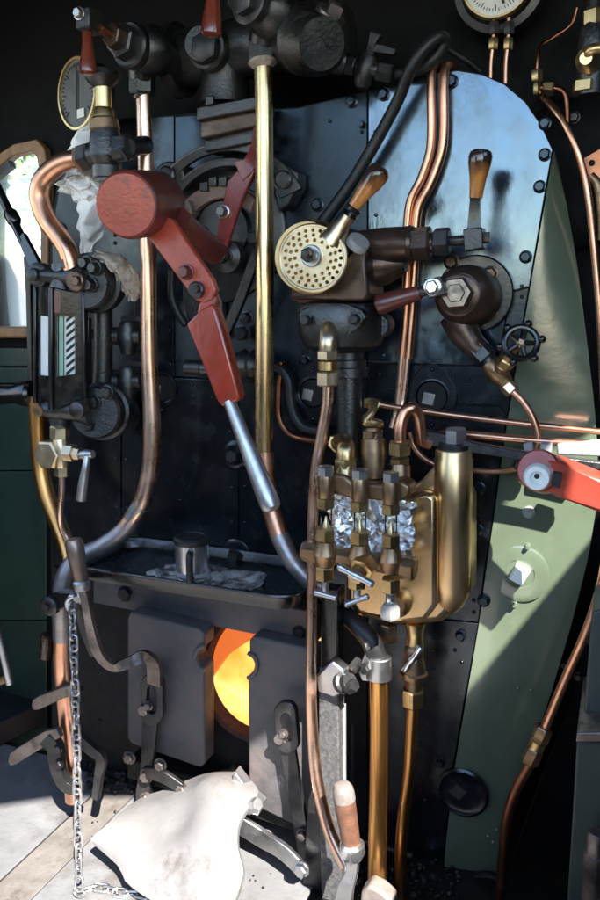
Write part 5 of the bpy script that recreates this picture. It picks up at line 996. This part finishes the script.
# pedals
t = thing('damper_pedal', 'upper worn flat pedal bar with rounded end crossing the copper pipe at lower left', 'pedal', (60, 700, .24)); part(t, 'bar', 'steel_worn', lambda m: m.slab([(31, 706), (32, 700), (38, 696), (62, 687), (76, 684), (76, 694), (60, 700), (38, 710), (33, 710)], .255, .012), bevel=.002)
part(t, 'pivot_arm', 'steel_dark', lambda m: m.strip([(68, 690, .24), (80, 688, .20)], 9, .01), bevel=.001)
t = thing('damper_pedal', 'lower worn flat pedal with a bent bracket standing on the floor at the lower left', 'pedal', (70, 795, .24))
part(t, 'bar', 'steel_worn', lambda m: m.slab([(8, 762), (9, 754), (15, 749), (44, 731), (56, 729), (60, 738), (50, 743), (16, 764), (10, 766)], .285, .014), bevel=.002)
part(t, 'bracket', 'steel_dark', lambda m: (m.strip([(46, 737, .28), (55, 746, .275), (58, 768, .27), (66, 784, .265), (82, 790, .26)], [17, 17, 14, 13, 11], .02),), bevel=.002); part(t, 'bracket', 'steel_dark', lambda m: m.strip([(76, 735, .24), (90, 748, .24), (101, 758, .24), (99, 776, .24), (96, 798, .24)], [12, 12, 11, 8, 7], .014), bevel=.002)
for x, y in ((59, 748), (60, 763)): part(t, 'bolt', 'steel_dark', lambda m: m.bolt(x, y, .285, 4, .01))
# dark bench/step at the far left and hand rail
A_, B_, C_ = G(-70, 778), G(0, 747), G(64, 714)
o = MB().solid([A_+Z*.07, B_+Z*.07, C_+Z*.07, C_+V((.02, .16, .07)), V((-1.18, .10, FZ+.07)), V((-1.18, A_.y, FZ+.07))], V((0, 0, -.069)))
o = o.build('step_box', 'coal_tender', bevel=.004); tag(o, 'black low step in the shade at the lower left in front of the green wall', 'step')
t = thing('hand_lever', 'slim polished steel lever end cut by the left edge beside the green wall', 'lever', (6, 690, .22)); part(t, 'rod', 'steel', lambda m: m.pipe([(-6, 622, .22), (2, 650, .22), (10, 684, .22)], [5, 4, 4])); part(t, 'peg', 'wood_frame', lambda m: m.pipe([(-8, 684, .22), (6, 679, .22)], [4, 4])); part(t, 'upper_rod', 'black_enamel', lambda m: m.pipe([(-14, 596, .22), (-5, 625, .22)], [6, 5]))
o = MB().turn((46, 634, .02), (45, 660, .02), [(0, 5), (.1, 6), (.9, 6), (1, 4)], 14).build('dark_plug', 'wood_char'); tag(o, 'small dark bottle-shaped plug beside the green wall edge', 'plug')

# ================================================================== rags
def rag(name, mat, label, path, widths, amp, seed, folds=2.5, fine=.0045):
    m = MB(); bm = m.bm; NU = 46; NVV = 46
    cen = smooth_path([P(*q) for q in path], 12); k = len(path)-1; g = []
    for j in range(NVV+1):
        f = j/NVV*(len(cen)-1); i0 = min(int(f), len(cen)-2); c = cen[i0].lerp(cen[i0+1], f-i0); u = j/NVV*k; i1 = min(int(u), k-1); w = (widths[i1]*(1-(u-i1))+widths[i1+1]*(u-i1))*S(c)*.5
        tg = (cen[i0+1]-cen[i0]).normalized(); sd = tg.cross(YH).normalized(); row = []
        for i in range(NU+1):
            s = i/NU*2-1; a = s*2.5; jj = j/NVV*6
            cr = NZ.noise(V((s*1.6+seed, jj*.9, seed*1.7))); c2 = NZ.noise(V((s*3.4, jj*2.1, seed+4))); c3 = NZ.noise(V((s*6.5+seed, jj*3.6, 2)))
            fold = 1-2*abs(sin(s*folds*1.6+cr*2.4+jj*.35+seed))       # sharp valleys between rounded pleats
            rad = w*(.80+.30*cr)
            off = cos(a)*w*.55+amp*(.42*fold+.55*cr+.5*c2)+fine*c3*.9
            row.append(bm.verts.new(c+sd*(rad*sin(a*.62)/sin(1.55)*(1+.16*c2))-YH*off+tg*(amp*.7*c2+.004*c3)))
        g.append(row)
    for j in range(NVV):
        for i in range(NU): bm.faces.new((g[j][i], g[j][i+1], g[j+1][i+1], g[j+1][i]))
    o = m.build(name, mat, sharp=180)
    md = o.modifiers.new('thick', 'SOLIDIFY'); md.thickness = .003; md.offset = 0
    md = o.modifiers.new('subd', 'SUBSURF'); md.levels = md.render_levels = 1
    return tag(o, label, 'rag')
rag('cotton_rag', 'cloth_white', 'white cotton rag bunched behind the dark cock and hanging down in a point', [(94, 124, .10), (86, 140, .11), (82, 160, .11), (90, 182, .13), (92, 205, .135), (88, 228, .13), (86, 254, .125)], [18, 36, 44, 50, 40, 30, 10], .022, 3)
rag('cotton_rag', 'cloth_white', 'white crumpled rag tucked in folds under the S-shaped copper pipe', [(60, 186, .13), (72, 184, .145), (88, 190, .15), (102, 200, .14)], [12, 30, 38, 20], .020, 8)
rag('oily_rag', 'cloth_soiled', 'oil-stained grey rag draped over the water gauge flange beside the pinkish pipe', [(97, 256, .17), (113, 262, .175), (124, 274, .16), (130, 290, .14), (132, 300, .13)], [12, 26, 25, 20, 10], .018, 5, 3)

# ================================================================== grit and coal crumbs
m = MB(); rnd = random.Random(4)
def grit(x0, x1, y0, y1, n, s0, s1, zoff=0):
    for _ in range(n):
        p = G(rnd.uniform(x0, x1), rnd.uniform(y0, y1), FZ+zoff); s = rnd.uniform(s0, s1)
        r_ = bmesh.ops.create_icosphere(m.bm, subdivisions=1, radius=s, matrix=Matrix.Translation(p+V((0, 0, s*.5))))
        for v in r_['verts']: v.co += V((rnd.uniform(-1, 1), rnd.uniform(-1, 1), rnd.uniform(-1, 1)))*s*.35
grit(85, 200, 752, 792, 260, .003, .010, .02); grit(330, 460, 850, 900, 170, .002, .007); grit(90, 330, 800, 890, 60, .0015, .004)
o = m.build('coal_grit', 'coal', flat=True); tag(o, None, None, kind='stuff'); o['label'] = 'coal crumbs and ash scattered at the foot of the doors'; o['category'] = 'grit'

# ================================================================== light, sky, camera
w = bpy.data.worlds.new('World'); SC.world = w; w.use_nodes = True; n = w.node_tree.nodes; l = w.node_tree.links
sk = n.new('ShaderNodeTexSky'); sk.sky_type = 'NISHITA'; sk.sun_disc = False; AZ, EL = R(40.4), R(45.8)
sk.sun_elevation = EL; sk.sun_rotation = pi-AZ; sk.air_density = 1.2; sk.dust_density = .15; sk.ozone_density = 3.0; sk.altitude = 50
tcw = n.new('ShaderNodeTexCoord'); mpw = n.new('ShaderNodeMapping'); mpw.inputs['Scale'].default_value = (1, 1, 2.6); l.new(tcw.outputs['Generated'], mpw.inputs[0])
cn = n.new('ShaderNodeTexNoise'); cn.inputs['Scale'].default_value = 5.5; cn.inputs['Detail'].default_value = 7; cn.inputs['Roughness'].default_value = .55; l.new(mpw.outputs[0], cn.inputs['Vector'])
cr = n.new('ShaderNodeMapRange'); cr.inputs[1].default_value = .50; cr.inputs[2].default_value = .72; cr.inputs[4].default_value = .55; l.new(cn.outputs['Fac'], cr.inputs[0])
cm = n.new('ShaderNodeMix'); cm.data_type = 'RGBA'; l.new(cr.outputs[0], cm.inputs[0]); l.new(sk.outputs[0], cm.inputs[6]); cm.inputs[7].default_value = (7.5, 7.4, 7.2, 1)
l.new(cm.outputs[2], n['Background'].inputs[0]); n['Background'].inputs[1].default_value = .15
sv = V((sin(AZ)*cos(EL), -cos(AZ)*cos(EL), sin(EL)))
ld_ = bpy.data.lights.new('sun', 'SUN'); ld_.energy = SUN; ld_.angle = R(.53); ld_.color = (1, .955, .89); so = bpy.data.objects.new('sun', ld_); COL.objects.link(so); so.rotation_euler = sv.to_track_quat('Z', 'Y').to_euler(); so.location = sv*8
cd = bpy.data.cameras.new('camera'); co = bpy.data.objects.new('camera', cd); COL.objects.link(co); SC.camera = co
cd.sensor_fit = 'VERTICAL'; cd.sensor_height = 36; cd.lens = FL/900*36; cd.clip_end = 500; cd.clip_start = .02
co.matrix_world = Matrix.Translation(CAM) @ Matrix((RIGHT, UP, -FWD)).transposed().to_4x4()
vs = SC.view_settings; vs.view_transform = 'Standard'; vs.look = 'None'; vs.exposure = EXPO; vs.gamma = 1; vs.use_curve_mapping = False
SC.cycles.max_bounces = 10; SC.cycles.glossy_bounces = 5; SC.cycles.transparent_max_bounces = 12
SC.cycles.sample_clamp_indirect = 6
